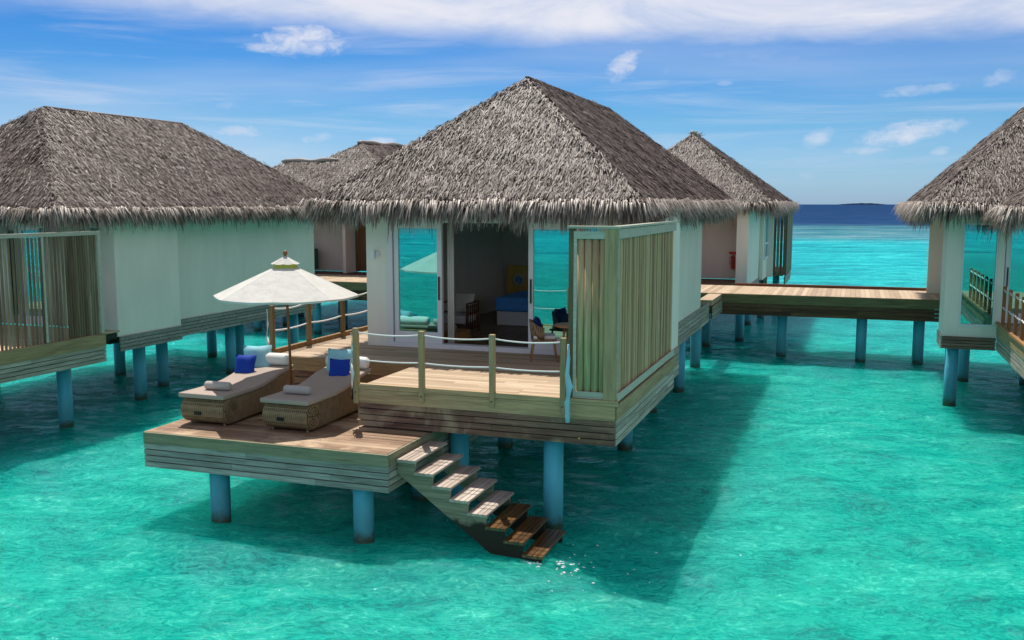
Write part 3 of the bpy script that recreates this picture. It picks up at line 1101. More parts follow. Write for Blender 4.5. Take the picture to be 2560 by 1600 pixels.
# door surround and sill
s = MB()
s.box(-9.55, -9.40, WY0 - .035, WY0 + .17, 2.5, 5.2)
s.box(-9.55, -4.62, WY0 - .04, WY0 + .012, 5.2, 5.32)
s.box(-9.40, -4.62, WY0 - .05, WY0 + .17, 2.5, 2.60)
s.box(-4.74, -4.62, WY0 - .035, WY0 + .17, 2.6, 5.2)
s.build('door_frame', M['white'], villa, bevel=0.004)
sliding_panel(villa, -9.38, -8.25, WY0 + .0, 2.602, 5.197, handle=-8.31)
sliding_panel(villa, -9.36, -8.27, WY0 + .08, 2.602, 5.197, fw=.05)
sliding_panel(villa, -6.30, -5.20, WY0 + .0, 2.602, 5.197, handle=-6.24)
sliding_panel(villa, -5.22, -4.76, WY0 + .08, 2.602, 5.197, fw=.08)
# curtains just inside the opening
cu = MB()
for i in range(5):
    x = -8.20 + i * .028
    cu.tube([(x, WY0 + .24 + .02 * (i % 2), 2.55), (x, WY0 + .24 + .02 * (i % 2), 5.15)], 0.024, 8)
cu.build('curtain', M['curtain'], villa, smooth=True)
# wall lamp
lm = MB()
lm.tube([(-9.83, WY0 - .10, 4.42), (-9.83, WY0 - .10, 4.60)], 0.05, 16)
lm.box(-9.87, -9.72, WY0 - .05, WY0, 4.46, 4.56)
lm.build('wall_lamp', M['lampbody'], villa)

# ---- terrace deck
dk = MB()
plank_deck(dk, -7.85, -3.42, 14.47, 16.85, DZ, 'x', 0.145)
plank_deck(dk, -11.2, -3.42, 16.86, 18.76, DZ, 'x', 0.145)
plank_deck(dk, -11.2, WX0 - .01, 18.77, 22.6, DZ, 'x', 0.145)
dk.build('sun_deck', M['deck'], villa)
sub = MB()
sub.box(-7.80, -3.46, 14.5, 18.7, 2.30, 2.455)
sub.box(-11.15, -7.80, 16.9, 18.7, 2.30, 2.455)
sub.box(-11.15, WX0 - .02, 18.7, 22.55, 2.30, 2.455)
for y in (15.2, 16.7, 18.2):
    sub.box(-7.7, -3.5, y, y + .14, 1.95, 2.30)
sub.build('deck_frame', M['black_wood'], villa)
# raised kerb round the front of the deck
kb = MB()
kb.box(-7.93, -3.36, 14.38, 14.47, 2.46, 2.545)
kb.build('deck_kerb', M['fascia'], villa, bevel=.005)
fascia_x(villa, -7.91, -3.40, 14.44, 2.455, 1.80, top_h=.235, n=4)
fascia_y(villa, -3.42, 14.46, 19.62, 2.455, 1.80, 1, top_h=.235, n=4)
fascia_y(villa, -7.85, 14.46, 16.80, 2.495, 1.80, -1, top_h=.235, n=4)
fascia_x(villa, -11.18, -7.90, 16.84, 2.495, 1.79, top_h=.27, n=3)
lb = MB()
lb.box(-11.30, -11.21, 16.84, 22.6, 2.36, 2.60)
lb.build('deck_kerb', M['post_red'], villa, bevel=.006)
lamp2 = MB()
lamp2.box(-3.98, -3.95, 14.37, 14.403, 1.90, 1.92)
lamp2.build('deck_light', M['ochre'], villa)

# ---- lower platform
pf = MB()
plank_deck(pf, -11.14, -6.62, 12.92, 16.80, 1.78, 'x', 0.145)
pf.build('lounging_platform', M['platform'], villa)
MB().box(-11.08, -6.68, 12.98, 16.7, 1.60, 1.74).build('platform_frame', M['black_wood'], villa)
fascia_x(villa, -11.17, -6.58, 12.92, 1.775, 1.165, top_h=.19, n=4, mt='pfascia', mbd='boards_grey')
fascia_y(villa, -6.62, 12.93, 16.7, 1.775, 1.165, 1, top_h=.19, n=4, mt='pfascia_y')
fascia_y(villa, -11.14, 12.93, 16.8, 1.775, 1.165, -1, top_h=.19, n=4)

# ---- piles
for (x, y, zt) in [(-9.90, 13.20, 1.58), (-7.17, 13.17, 1.58), (-10.34, 16.4, 1.58), (-7.9, 16.4, 1.58), (-6.4, 15.3, 2.28), (-4.52, 14.82, 2.28), (-7.25, 15.5, 2.28),
                   (-9.6, 19.6, 2.28), (-7.1, 19.6, 2.28), (-4.55, 20.3, 2.28), (-9.6, 24.0, 2.28), (-7.1, 24.0, 2.28), (-4.75, 24.2, 2.28),
                   (-9.6, 28.3, 2.28), (-7.1, 28.3, 2.28), (-4.55, 27.2, 2.1), (-4.7, 31.2, 2.1), (-9.6, 29.2, 2.1), (-10.9, 19.4, 2.28), (-10.9, 22.2, 2.28)]:
    pile(villa, x, y, zt)

# ---- staircase down into the water
sa = MB()
zig = [(-6.575, 1.60)]
for k in range(8):
    x = -6.57 + .295 * k
    z = 1.60 - .183 * k
    zig += [(x, z), (x + .295, z)]
low = [(-6.57 + .295 * 8, -.28), (-6.575, 1.42)]
poly = zig + low
for yy in (13.19, 14.27):
    sa.prism(poly, 'y', yy, yy + .05)
stair = sa.build('staircase', M['stair'], villa)
for k in range(8):
    x = -6.56 + .295 * k
    z = 1.655 - .183 * k
    t = MB()
    for j in range(4):
        t.box(x + .005 + j * .082, x + .077 + j * .082, 13.13, 14.38, z - .035, z)
    t.box(x, x + .33, 13.14, 13.17, z - .05, z - .037)
    t.build('tread', M['tread'] if k < 5 else M['tread_wet'], stair)

# ================================================================== privacy screen on the deck
scr = empty('privacy_screen', (-3.45, 17, DZ), 'tall slatted timber privacy screen at the right corner of the central deck', 'screen')
sl = MB()
y = 14.66
while y < 19.55:
    wd = random.uniform(.05, .10)
    sl.box(-3.475 - random.uniform(0, .015), -3.445 + random.uniform(0, .012), y, y + wd, 2.51, 5.10)
    y += wd + random.uniform(.004, .018)
sl.build('side_slats', M['bamboo'], scr)
sl = MB()
x = -4.045
for k in range(4):
    sl.tube([(x + .055, 14.50, 2.60), (x + .055, 14.50, 5.10)], 0.060, 18)
    x += .121
sl.build('front_slats', M['bamboo'], scr, smooth=True)
fr_ = MB()
fr_.box(-4.17, -4.09, 14.43, 14.53, 2.547, 5.22)
fr_.build('screen_post', M['slatdark'], scr)
fr_ = MB()
fr_.box(-3.585, -3.40, 14.395, 14.47, 2.547, 5.22)
fr_.build('screen_post', M['post'], scr)
tb = MB()
tb.box(-4.09, -3.585, 14.42, 14.45, 2.549, 2.66)
tb.box(-4.09, -3.585, 14.42, 14.45, 5.06, 5.18)
tb.box(-4.09, -4.04, 14.425, 14.448, 2.66, 5.06)
tb.box(-3.415, -3.39, 14.49, 19.60, 5.06, 5.21)
tb.box(-3.415, -3.39, 14.49, 19.60, 2.50, 2.62)
tb.box(-3.46, -3.37, 14.47, 14.49, 2.48, 5.22)
tb.box(-4.19, -3.37, 14.38, 14.56, 5.222, 5.26)
tb.box(-3.50, -3.37, 14.56, 19.62, 5.222, 5.26)
tb.build('screen_frame', M['trim'], scr, bevel=.004)


# ================================================================== rope railings
def hanging_tail(mb, x, y, ztop, L, r=.022):
    mb.tube([(x, y, ztop), (x + .015, y, ztop - L * .25), (x - .02, y, ztop - L * .45), (x + .02, y, ztop - L * .6), (x, y, ztop - L)],
            [r * .6, r, r * .8, r * 1.6, r * 1.1], 8)


rail = empty('rope_railing', (-6.1, 14.43, DZ), 'rope railing with four square posts along the front edge of the central deck', 'railing', 'rope railings')
PX = [-7.93, -6.70, -5.44, -4.24]
for x in PX:
    p = MB()
    p.box(x - .045, x + .045, 14.36, 14.45, 2.30 if x not in (PX[0],) else 2.2, 3.50)
    o = p.build('rail_post', M['post'], rail, bevel=.006)
    MB().tube([(x, 14.352, 2.40), (x, 14.36, 2.40)], .012, 8).build('bolt', M['dark'], o)
for zz in (3.43, 2.96):
    rp = MB()
    for a, b in zip(PX[:-1], PX[1:]):
        rp.tube(rope_pts((a + .03, 14.405, zz), (b - .03, 14.405, zz - (0.0 if zz > 3 else .0)),   .036 if zz > 3.2 else .018), .0125, 8)
    rp.build('rope', M['rope'], rail, smooth=True)
rp = MB()
rp.tube([(-4.13, 14.30, 3.42), (-4.12, 14.29, 3.2), (-4.14, 14.28, 2.95), (-4.10, 14.27, 2.75), (-4.13, 14.27, 2.5), (-4.12, 14.27, 2.3), (-4.13, 14.28, 2.18)], [.015, .03, .035, .06, .05, .045, .035], 10)
rp.build('rope_tail', M['aqua'], rail, smooth=True)
rp = MB()
hanging_tail(rp, -7.995, 14.36, 3.42, 1.15, .02)
rp.build('rope_tail', M['rope'], rail, smooth=True)

rail2 = empty('rope_railing', (-11.25, 19, DZ), 'rope railing with reddish posts along the left side of the central deck', 'railing', 'rope railings')
PY = [16.90, 18.32, 19.82, 21.3, 22.6]
for y in PY:
    p = MB().box(-11.29, -11.20, y - .045, y + .045, 2.602, 3.52)
    p.build('rail_post', M['post_red'], rail2, bevel=.006)
for zz in (3.46, 3.0):
    rp = MB()
    for a, b in zip(PY[:-1], PY[1:]):
        rp.tube(rope_pts((-11.245, a, zz), (-11.245, b, zz), .06 if zz > 3.2 else .035), .018, 8)
    rp.build('rope', M['rope'], rail2, smooth=True)
rp = MB()
hanging_tail(rp, -11.32, 16.84, 3.44, 1.25, .022)
rp.build('rope_tail', M['rope'], rail2, smooth=True)


# ================================================================== soft things
def cushion(mb, c, w_, h_, t, yaw=0.0, tilt=0.0, n=9):
    """square pillow, standing; tilt leans it back around its bottom edge"""
    Mx = Matrix.Translation(c) @ Matrix.Rotation(yaw, 4, 'Z') @ Matrix.Rotation(tilt, 4, 'X')
    vs, fs = [], []
    for side in (-1, 1):
        for i in range(n):
            for j in range(n):
                u = -1 + 2 * i / (n - 1)
                v = -1 + 2 * j / (n - 1)
                k = (1 - u ** 4) * (1 - v ** 4)
                pin = 1 - 0.10 * (1 - abs(u * v)) * (abs(u) ** 6 + abs(v) ** 6) / 1.0
                wr = 0.012 * math.sin(5 * u + 3 * v) * k
                vs.append(Mx @ Vector((u * w_ / 2 * pin, side * (t / 2 * k ** .55 + wr), h_ / 2 + v * h_ / 2 * pin)))
        b = 0 if side < 0 else n * n
        for i in range(n - 1):
            for j in range(n - 1):
                fs.append((b + i * n + j, b + (i + 1) * n + j, b + (i + 1) * n + j + 1, b + i * n + j + 1))
    return mb.add(vs, fs)


def roll(mb, a, b, r, n=20, sag=0.0):
    a = Vector(a); b = Vector(b)
    L = (b - a).length
    ts = [0, .015, .05, .12, .3, .5, .7, .88, .95, .985, 1]
    rr = [r * .55, r * .82, r * .97, r, r * 1.02, r, r * 1.02, r, r * .97, r * .82, r * .55]
    return mb.tube([a.lerp(b, t) - Vector((0, 0, sag * math.sin(math.pi * t))) for t in ts], rr, n)


def lounger(x0, x1, yf, yh, z, label, idx):
    t = empty('sun_lounger', ((x0 + x1) / 2, (yf + yh) / 2, z), label, 'sun lounger', 'wicker sun loungers on the lower platform')
    # profile (y,z) of the wicker body: round rolled foot, top that dips then rises to the head
    prof = []
    cy, cz, r = yf + .20, z + .265, .225
    for k in range(13):
        a = R(-90 - 180 * k / 12)
        prof.append((cy + r * math.cos(a), cz + r * math.sin(a)))
    prof += [(yf + .5, z + .475), (yf + .9, z + .475), (yf + 1.2, z + .50), (yf + 1.5, z + .555), (yf + 1.75, z + .62), (yh - .12, z + .665), (yh, z + .66),
             (yh + .04, z + .56), (yh - .02, z + .2), (yh - .10, z + .07)]
    body = MB().prism(prof, 'x', x0, x1).build('wicker_body', M['wicker'], t, bevel=.012)
    # scroll rings on both ends of the foot roll, and the finger slot
    for xs, dx in ((x0, -1), (x1, 1)):
        sc_ = MB()
        for q, rr in enumerate((.18, .13, .085, .04)):
            pts = [(xs + dx * .008, cy + rr * math.cos(a_), cz + rr * math.sin(a_)) for a_ in [2 * math.pi * i / 20 for i in range(21)]]
            sc_.tube(pts, .012, 6, r=.3 + .1 * q)
        sc_.build('scroll_trim', M['wicker'], body, smooth=True)
    xm = x0 + (x1 - x0) * .42
    MB().xbox(Matrix.Translation((xm, yf - .02, z + .235)) @ Matrix.Rotation(R(8), 4, 'X'), .13, .05, .055).build('handle_slot', M['dark'], body)
    for fx in (x0 + .09, x1 - .09):
        for fy in (yf + .16, yh - .2):
            MB().tube([(fx, fy, z), (fx, fy, z + .10)], [.02, .026], 10).build('foot', M['wicker'], t)
    # mattress follows the top
    top = [(yf - .035, z + .50), (yf + .3, z + .495), (yf + .9, z + .495), (yf + 1.2, z + .52), (yf + 1.5, z + .575), (yf + 1.75, z + .64), (yh - .04, z + .70)]
    th = .085
    mp = [(a, b - .012) for a, b in top] + [(a, b + th - .012) for a, b in reversed(top)]
    MB().prism(mp, 'x', x0 - .035, x1 + .035).build('mattress', M['beige'] if idx else M['beige'], t, bevel=.028)
    return t


L1 = lounger(-10.90, -10.04, 13.54, 15.78, 1.78, 'left wicker sun lounger with its foot end half in sun on the lower platform', 0)
L2 = lounger(-9.30, -8.44, 13.62, 15.88, 1.78, 'right wicker sun lounger fully in shade beside the deck step', 1)

for (x, y, lab) in ((-10.46, 15.62, 'white bolster at the head of the left lounger'), (-8.86, 15.76, 'white bolster at the head of the right lounger')):
    b = MB()
    roll(b, (x - .43, y, 2.65), (x + .43, y, 2.65), .115)
    tag(b.build('bolster', M['white_cloth'], None, smooth=True), lab, 'bolster', 'bolsters on the loungers')
for (x, y, yaw, lab) in ((-10.62, 15.42, R(28), 'large pale aqua pillow leaning on the bolster of the left lounger'), (-8.95, 15.55, R(6), 'large pale aqua pillow leaning on the bolster of the right lounger')):
    b = MB()
    cushion(b, (x, y, 2.42), .54, .52, .17, yaw, R(-22))
    tag(b.build('pillow', M['aqua'], None, smooth=True), lab, 'pillow', 'aqua pillows')
for (x, y, yaw, lab) in ((-10.72, 15.12, R(8), 'small royal blue pillow in front of the aqua one on the left lounger'), (-8.80, 15.30, R(8), 'small royal blue pillow in front of the aqua one on the right lounger')):
    b = MB()
    cushion(b, (x, y, 2.37), .43, .42, .14, yaw, R(-20))
    tag(b.build('pillow', M['royal'], None, smooth=True), lab, 'pillow', 'royal blue pillows')
for (x, y, lab) in ((-10.42, 13.98, 'rolled towel lying on the foot of the left lounger'), (-8.90, 14.12, 'rolled towel lying on the foot of the right lounger')):
    b = MB()
    roll(b, (x - .25, y - .05, 2.425), (x + .25, y - .03, 2.425), .075)
    tag(b.build('rolled_towel', M['towel'], None, smooth=True), lab, 'towel', 'rolled towels')

# ================================================================== parasol
UX, UY = -9.61, 15.0
um = empty('parasol', (UX, UY, 1.78), 'open off-white canvas parasol on a reddish wooden pole between the two loungers', 'parasol')
MB().tube([(UX + .02, UY, 1.83), (UX - .06, UY, 4.62)], .024, 12).build('pole', M['redpole'], um, smooth=True)
bs = MB()
bs.tube([(UX + .02, UY, 1.78), (UX + .02, UY, 1.83), (UX + .02, UY, 1.84), (UX + .02, UY, 2.1)], [.23, .22, .05, .04], 24)
bs.build('parasol_base', M['dark'], um)
RAD = 1.31
zc, zt2 = 3.98, 4.55
cx, cy = UX - .05, UY


def canopy(mb, r0, z0, r1, z1, nseg=8, rows=6, sagk=.05, ph=R(22.5), droop=0.0):
    vs, fs = [], []
    sub_ = 6
    n = nseg * sub_
    for i in range(rows + 1):
        t = i / rows
        r_ = r0 + (r1 - r0) * t
        for k in range(n):
            a = ph + 2 * math.pi * k / n
            f = (k % sub_) / sub_
            ca = math.cos(math.pi / nseg) / math.cos((f - .5) * 2 * math.pi / nseg)
            sag = sagk * math.sin(math.pi * f) * t
            zz = z0 + (z1 - z0) * t - sag * .6
            vs.append((cx + r_ * ca * math.cos(a), cy + r_ * ca * math.sin(a), zz))
    for i in range(rows):
        for k in range(n):
            k2 = (k + 1) % n
            fs.append((i * n + k, i * n + k2, (i + 1) * n + k2, (i + 1) * n + k))
    if droop:
        b = len(vs)
        for k in range(n):
            v = vs[rows * n + k]
            vs.append((v[0], v[1], v[2] - droop))
        for k in range(n):
            k2 = (k + 1) % n
            fs.append((rows * n + k, rows * n + k2, b + k2, b + k))
    return mb.add(vs, fs)


cn = canopy(MB(), .23, 4.45, RAD, 3.955, sagk=.035, droop=.035)
co_ = cn.build('canopy', M['canvas'], um)
canopy(MB(), .02, 4.66, .26, 4.53, sagk=.02, droop=.0).build('vent_cap', M['canvas'], co_)
vn = MB()
vn.tube([(cx, cy, 4.44), (cx, cy, 4.53)], .21, 24, cap=False)
vn.build('vent_mesh', M['vent'], co_)
MB().tube([(cx, cy, 4.64), (cx, cy, 4.67), (cx, cy, 4.70), (cx, cy, 4.74), (cx, cy, 4.765)], [.03, .02, .042, .038, .01], 12).build('finial', M['redpole'], um, smooth=True)
for k in range(8):
    a = R(22.5) + k * math.pi / 4
    MB().tube([(cx + .25 * math.cos(a), cy + .25 * math.sin(a), 4.44), (cx + (RAD + .0) * math.cos(a), cy + (RAD + .0) * math.sin(a), 3.953)], .004, 6).build('seam', M['canvas'], co_)
    rb = MB().tube([(cx + .04 * math.cos(a), cy + .04 * math.sin(a), 4.42), (cx + (RAD - .03) * math.cos(a), cy + (RAD - .03) * math.sin(a), 3.93)], .012, 6)
    ro = rb.build('rib', M['teak'], um)
    MB().tube([(cx + .04 * math.cos(a), cy + .04 * math.sin(a), 3.85), (cx + .8 * math.cos(a), cy + .8 * math.sin(a), 4.15)], .010, 6).build('strut', M['teak'], ro)

# ================================================================== dining set on the deck
def dining_chair(x, y, rz, label, cush):
    t = empty('dining_chair', (x, y, DZ), label, 'chair', 'wicker-backed dining chairs')
    Mx = Matrix.Translation((x, y, DZ)) @ Matrix.Rotation(rz, 4, 'Z')
    for sx_ in (-1, 1):
        for sy_ in (-1, 1):
            a = Mx @ Vector((sx_ * .26, sy_ * .26, 0)); b = Mx @ Vector((sx_ * .20, sy_ * .20, .42))
            MB().tube([a, b], [.014, .022], 10).build('leg', M['teak'], t, smooth=True)
    MB().xbox(Mx @ Matrix.Translation((0, 0, .43)), .52, .50, .04).build('seat_frame', M['wicker'], t, bevel=.01)
    # curved shell back: open to local +y
    vs, fs = [], []
    n = 17
    for i in range(n):
        a = R(200 + 140 * i / (n - 1)) if False else R(180 + 180 * i / (n - 1))
        hh_ = .40 - .13 * abs(math.cos(a)) ** 3
        for j, (zz_, rr_) in enumerate(((.42, .26), (.42 + hh_ * .5, .29), (.42 + hh_, .315), (.42 + hh_, .29), (.44, .235))):
            vs.append(Mx @ Vector((rr_ * math.cos(a), rr_ * math.sin(a) * .95, zz_)))
    for i in range(n - 1):
        for j in range(5):
            j2 = (j + 1) % 5
            fs.append((i * 5 + j, (i + 1) * 5 + j, (i + 1) * 5 + j2, i * 5 + j2))
    MB().add(vs, fs).build('backrest', M['wicker'], t, smooth=True)
    MB().xbox(Mx @ Matrix.Translation((0, 0.01, .485)), .46, .44, .07).build('seat_cushion', M['bedskirt'], t, bevel=.025)
    return t


dining_chair(-5.72, 18.05, R(-70), 'wicker shell dining chair with navy cushion left of the round table', 'navy')
dining_chair(-4.62, 18.1, R(95), 'wicker shell dining chair half hidden behind the screen right of the round table', 'navy')
b = MB(); cushion(b, (-5.80, 18.02, DZ + .53), .40, .36, .14, R(-70), R(12))
tag(b.build('pillow', M['navy'], None, smooth=True), 'navy pillow standing on the dining chair beside the round table', 'pillow')
b = MB(); cushion(b, (-4.78, 18.2, DZ + .55), .38, .36, .14, R(95), R(10))
tag(b.build('pillow', M['navy'], None, smooth=True), 'navy pillow on the chair partly hidden by the screen', 'pillow')
b = MB(); cushion(b, (-4.70, 18.02, DZ + .53), .34, .30, .12, R(110), R(14))
tag(b.build('pillow', M['white_cloth'], None, smooth=True), 'white pillow beside the navy one at the screen', 'pillow')
tb_ = empty('dining_table', (-5.16, 18.1, DZ), 'round teak table between the two dining chairs', 'table')
MB().tube([(-5.16, 18.1, DZ + .70), (-5.16, 18.1, DZ + .705), (-5.16, 18.1, DZ + .735), (-5.16, 18.1, DZ + .74)], [.33, .345, .345, .335], 32).build('tabletop', M['teak'], tb_)
for k in range(4):
    a = R(45 + 90 * k)
    MB().tube([(-5.16 + .26 * math.cos(a), 18.1 + .26 * math.sin(a), DZ), (-5.16 + .15 * math.cos(a), 18.1 + .15 * math.sin(a), DZ + .70)], [.016, .024], 10).build('leg', M['teak'], tb_, smooth=True)

# ================================================================== inside the room
bed = empty('bed', (-7.4, 24.2, 2.49), 'wide bed with bright blue cover and pale grey base inside the open room', 'bed')
MB().box(-8.56, -6.4, 23.0, 25.1, 2.50, 2.86).build('bed_base', M['bedskirt'], bed, bevel=.02)
MB().box(-8.62, -6.35, 22.94, 25.15, 2.865, 3.22).build('bed_cover', M['bedblue'], bed, bevel=.07)
b = MB(); roll(b, (-8.2, 24.9, 3.30), (-6.9, 24.9, 3.30), .11)
b.build('bed_runner', M['bedblue'], bed, smooth=True)
hb = empty('headboard_panel', (-9.3, 26.95, 3.3), 'ochre square wall panel with a round blue and gold ring behind the bed', 'panel')
MB().box(-9.70, -8.95, 26.98, 27.08, 2.85, 3.78).build('panel_board', M['ochre'], hb, bevel=.01)
rg = [(-9.33 + .15 * math.cos(2 * math.pi * i / 28), 26.95, 3.36 + .15 * math.sin(2 * math.pi * i / 28)) for i in range(29)]
MB().tube(rg, .035, 8).build('ring', M['canvas'], hb, smooth=True)
MB().tube([(-9.33, 26.96, 3.36), (-9.33, 26.93, 3.36)], .085, 24).build('ring_centre', M['bedblue'], hb)

ac = empty('armchair', (-8.9, 21.3, 2.49), 'dark rattan armchair with pale cushions just inside the open door', 'armchair')
f = MB()
for (px_, py_) in ((-9.25, 20.95), (-8.55, 20.95), (-9.25, 21.7), (-8.55, 21.7)):
    f.tube([(px_, py_, 2.5), (px_ * 1.0, py_, 3.25)], .025, 8)
for zz_ in (2.75, 3.0, 3.24):
    f.tube([(-9.25, 20.95, zz_), (-9.25, 21.7, zz_), (-8.55, 21.7, zz_), (-8.55, 20.95, zz_)], .02, 8)
for k in range(6):
    yy = 21.0 + .13 * k
    f.tube([(-8.55, yy, 2.6), (-8.55, yy + .06, 3.2)], .012, 6)
    f.tube([(-8.55, yy + .06, 2.6), (-8.55, yy, 3.2)], .012, 6)
f.build('rattan_frame', M['brown'], ac, smooth=True)
added_window = MB().box(-4.46, -4.40, 23.15, 23.22, 2.7, 5.1).build('window', M['white'], villa)  # added window out of view, lets sky light into the dark room
MB().box(-4.44, -4.43, 21.42, 24.98, 2.71, 5.09).build('pane', M['clear_glass'], added_window)
MB().box(-9.2, -8.6, 21.0, 21.65, 2.75, 2.95).build('seat_cushion', M['bedskirt'], ac, bevel=.04)
b = MB(); cushion(b, (-8.9, 21.55, 2.95), .55, .5, .16, 0, R(-12))
b.build('back_cushion', M['white_cloth'], ac, smooth=True)
db = empty('daybed', (-8.95, 20.0, 2.49), 'low daybed with a beige bolster behind the left glass door', 'daybed')
MB().box(-9.45, -8.2, 19.5, 20.3, 2.5, 2.74).build('daybed_base', M['teak'], db, bevel=.01)
b = MB(); roll(b, (-9.36, 19.62, 2.84), (-8.28, 19.62, 2.84), .11)
b.build('daybed_bolster', M['beige'], db, smooth=True)

# ================================================================== jetty
jt = empty('jetty', (-10, 35.5, 0), 'timber walkway on piles linking the villas behind and to the right of the central villa', 'jetty')
pd = MB()
plank_deck(pd, -40, 2.98, 33.95, 37.3, DZ, 'y', 0.16)
pd.build('walkway_planks', M['deck'], jt)
MB().box(-40, 2.6, 34.0, 37.2, 2.2, 2.46).build('walkway_frame', M['black_wood'], jt)
MB().box(-40, 2.6, 33.96, 33.99, 1.78, 2.19).build('backing', M['black_wood'], jt)
MB().box(-40, 2.98, 33.90, 33.945, 2.18, 2.49).build('fascia_board', M['olive'], jt)
bb = MB()
for i in range(3):
    zt_ = 2.17 - i * .135
    x = -40
    while x < 2.9:
        xe = min(x + random.uniform(1.8, 3.6), 2.98)
        bb.box(x, xe - .01, 33.91 + random.uniform(0, .006), 33.945, zt_ - .125, zt_)
        x = xe
bb.build('skirt_boards', M['brown'], jt)
MB().box(-4.2, 2.98, 37.3, 37.42, 2.46, 2.60).build('edge_kerb', M['brown'], jt, bevel=.008)
for (x, y) in [(-2.22, 34.65), (.40, 34.3), (-4.05, 38.2), (-5.1, 36.5), (2.2, 34.4), (2.3, 36.4)] + [(-12 - 2.9 * k, yy) for k in range(8) for yy in (34.4, 36.6)]:
    pile(jt, x, y, 2.2, .17)
# steel-edged entry platform at the rear right of the main villa
ep = MB()
ep.box(-4.7, -4.24, 31.5, 33.88, 2.30, 2.48)
ep.build('entry_step', M['deck'], jt, bevel=.01)
fascia_y(jt, -4.24, 31.5, 33.88, 2.28, 1.85, 1, top_h=.02, n=4)


# ================================================================== LEFT VILLA
lv = empty('water_villa', (-20.9, 22.8, 0), 'thatched water villa at the left edge with open-slat screen and pale green-grey side wall', 'villa', 'thatched villas over the lagoon')
w = MB()
w.box(-18.0, -17.72, 19.70, 22.15, 2.2, 5.5)                  # protruding bay
w.box(-18.3, -18.12, 22.15, 30.0, 2.3, 5.5)
w.box(-18.12, -17.99, 22.0, 22.148, 2.2, 5.49)
w.box(-24.0, -23.8, 18.9, 30.0, 2.3, 5.5)
w.box(-18.62, -18.001, 19.70, 19.85, 2.2, 2.95)
w.box(-18.62, -18.001, 19.70, 19.85, 5.05, 5.49)
w.box(-18.12, -18.001, 19.70, 19.85, 2.95, 5.05)
w.box(-18.8, -18.5, 19.68, 19.86, 2.3, 5.48)
w.box(-23.8, -18.8, 18.95, 19.1, 5.05, 5.5)
w.box(-18.9, -18.78, 18.95, 19.68, 2.5, 5.47)
w.box(-23.8, -18.3, 29.85, 30.0, 2.3, 5.49)
w.build('wall', M['wall'], lv, bevel=.006)
wf = MB()
wf.box(-18.50, -18.44, 19.68, 19.72, 2.95, 5.05)
wf.box(-18.18, -18.12, 19.68, 19.72, 2.95, 5.05)
wf.box(-18.44, -18.18, 19.682, 19.718, 4.99, 5.05)
wf.box(-18.44, -18.18, 19.682, 19.718, 2.95, 3.03)
wfo = wf.build('window', M['white'], lv)
MB().box(-18.44, -18.18, 19.70, 19.705, 3.03, 4.99).build('pane', M['glass'], wfo)
MB().box(-18.45, -18.17, 19.9, 19.93, 2.9, 5.1).build('backing', M['dark'], lv)
fascia_y(lv, -17.72, 19.72, 22.15, 2.2, 1.80, 1, top_h=.02, n=4, mt='boards_grey', mbd='boards_grey')
fascia_y(lv, -18.12, 22.17, 30.0, 2.3, 1.80, 1, top_h=.02, n=5, mt='boards_grey', mbd='boards_grey')
MB().box(-18.9, -18.2, 19.9, 29.9, 1.95, 2.19).build('floor_frame', M['black_wood'], lv)
# glazed front under the eave, seen through the slats
for a in (-23.7, -22.5, -21.3, -20.1):
    sliding_panel(lv, a, a + 1.15, 18.98, 2.52, 5.04, fw=.10)
for a in (-20.9, -19.2):
    cu = MB()
    for i in range(11):
        x = a + i * .06
        cu.tube([(x, 18.80 + .03 * (i % 2), 2.55), (x, 18.80 + .03 * (i % 2), 5.0)], 0.036, 8)
    cu.build('curtain', M['curtain'], lv, smooth=True)
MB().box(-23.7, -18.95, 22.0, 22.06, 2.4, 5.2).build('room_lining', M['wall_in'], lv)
dk = MB()
plank_deck(dk, -24.5, -16.96, 14.2, 18.9, DZ, 'x', .145)
dk.build('sun_deck', M['deck'], lv)
MB().box(-24.4, -17.0, 14.3, 18.85, 2.3, 2.455).build('deck_frame', M['black_wood'], lv)
fascia_y(lv, -16.96, 14.2, 18.38, 2.495, 1.80, 1, top_h=.30, n=4)
fascia_x(lv, -24.5, -16.92, 14.2, 2.495, 1.80, top_h=.30, n=4)
hip_roof(lv, -24.5, -17.28, 17.35, 31.0, 5.50, ((-20.9, 20.8), (-20.9, 26.6)), 8.2, density=330, fringe=.52, fringe_n=95, skip=('left', 'back'))
MB().tube([(-20.9, 20.85, 8.2), (-20.9, 26.6, 8.2)], .05, 8).build('ridge_cap', M['thatch'], lv, smooth=True)
for (x, y) in [(-17.65, 17.75), (-18.45, 15.0), (-19.0, 22.85), (-19.2, 26.9), (-18.4, 21.2), (-18.6, 25.6), (-21.5, 18.5), (-21.5, 23.9), (-23.4, 20.9), (-21.2, 28.1), (-22.6, 15), (-18.8, 29.6)]:
    pile(lv, x, y, 2.2)
ls = empty('privacy_screen', (-16.95, 16.6, DZ), 'open vertical-slat timber screen on the left villa deck with curtained doors behind', 'screen')
s = MB()
y = 14.25
while y < 18.25:
    s.box(-16.985, -16.945, y, y + .035, 2.50, 4.86)
    y += .105 if y < 17.2 else .075
s.build('side_slats', M['slatdark'], ls)
s = MB()
s.box(-17.01, -16.925, 14.2, 18.38, 4.87, 4.96)
s.box(-17.005, -16.93, 18.28, 18.38, 2.5, 4.868)
s.box(-17.0, -16.93, 14.1, 14.2, 2.5, 4.95)
s.box(-16.99, -16.93, 16.6, 16.66, 2.5, 4.868)
s.build('screen_frame', M['trim'], ls, bevel=.004)

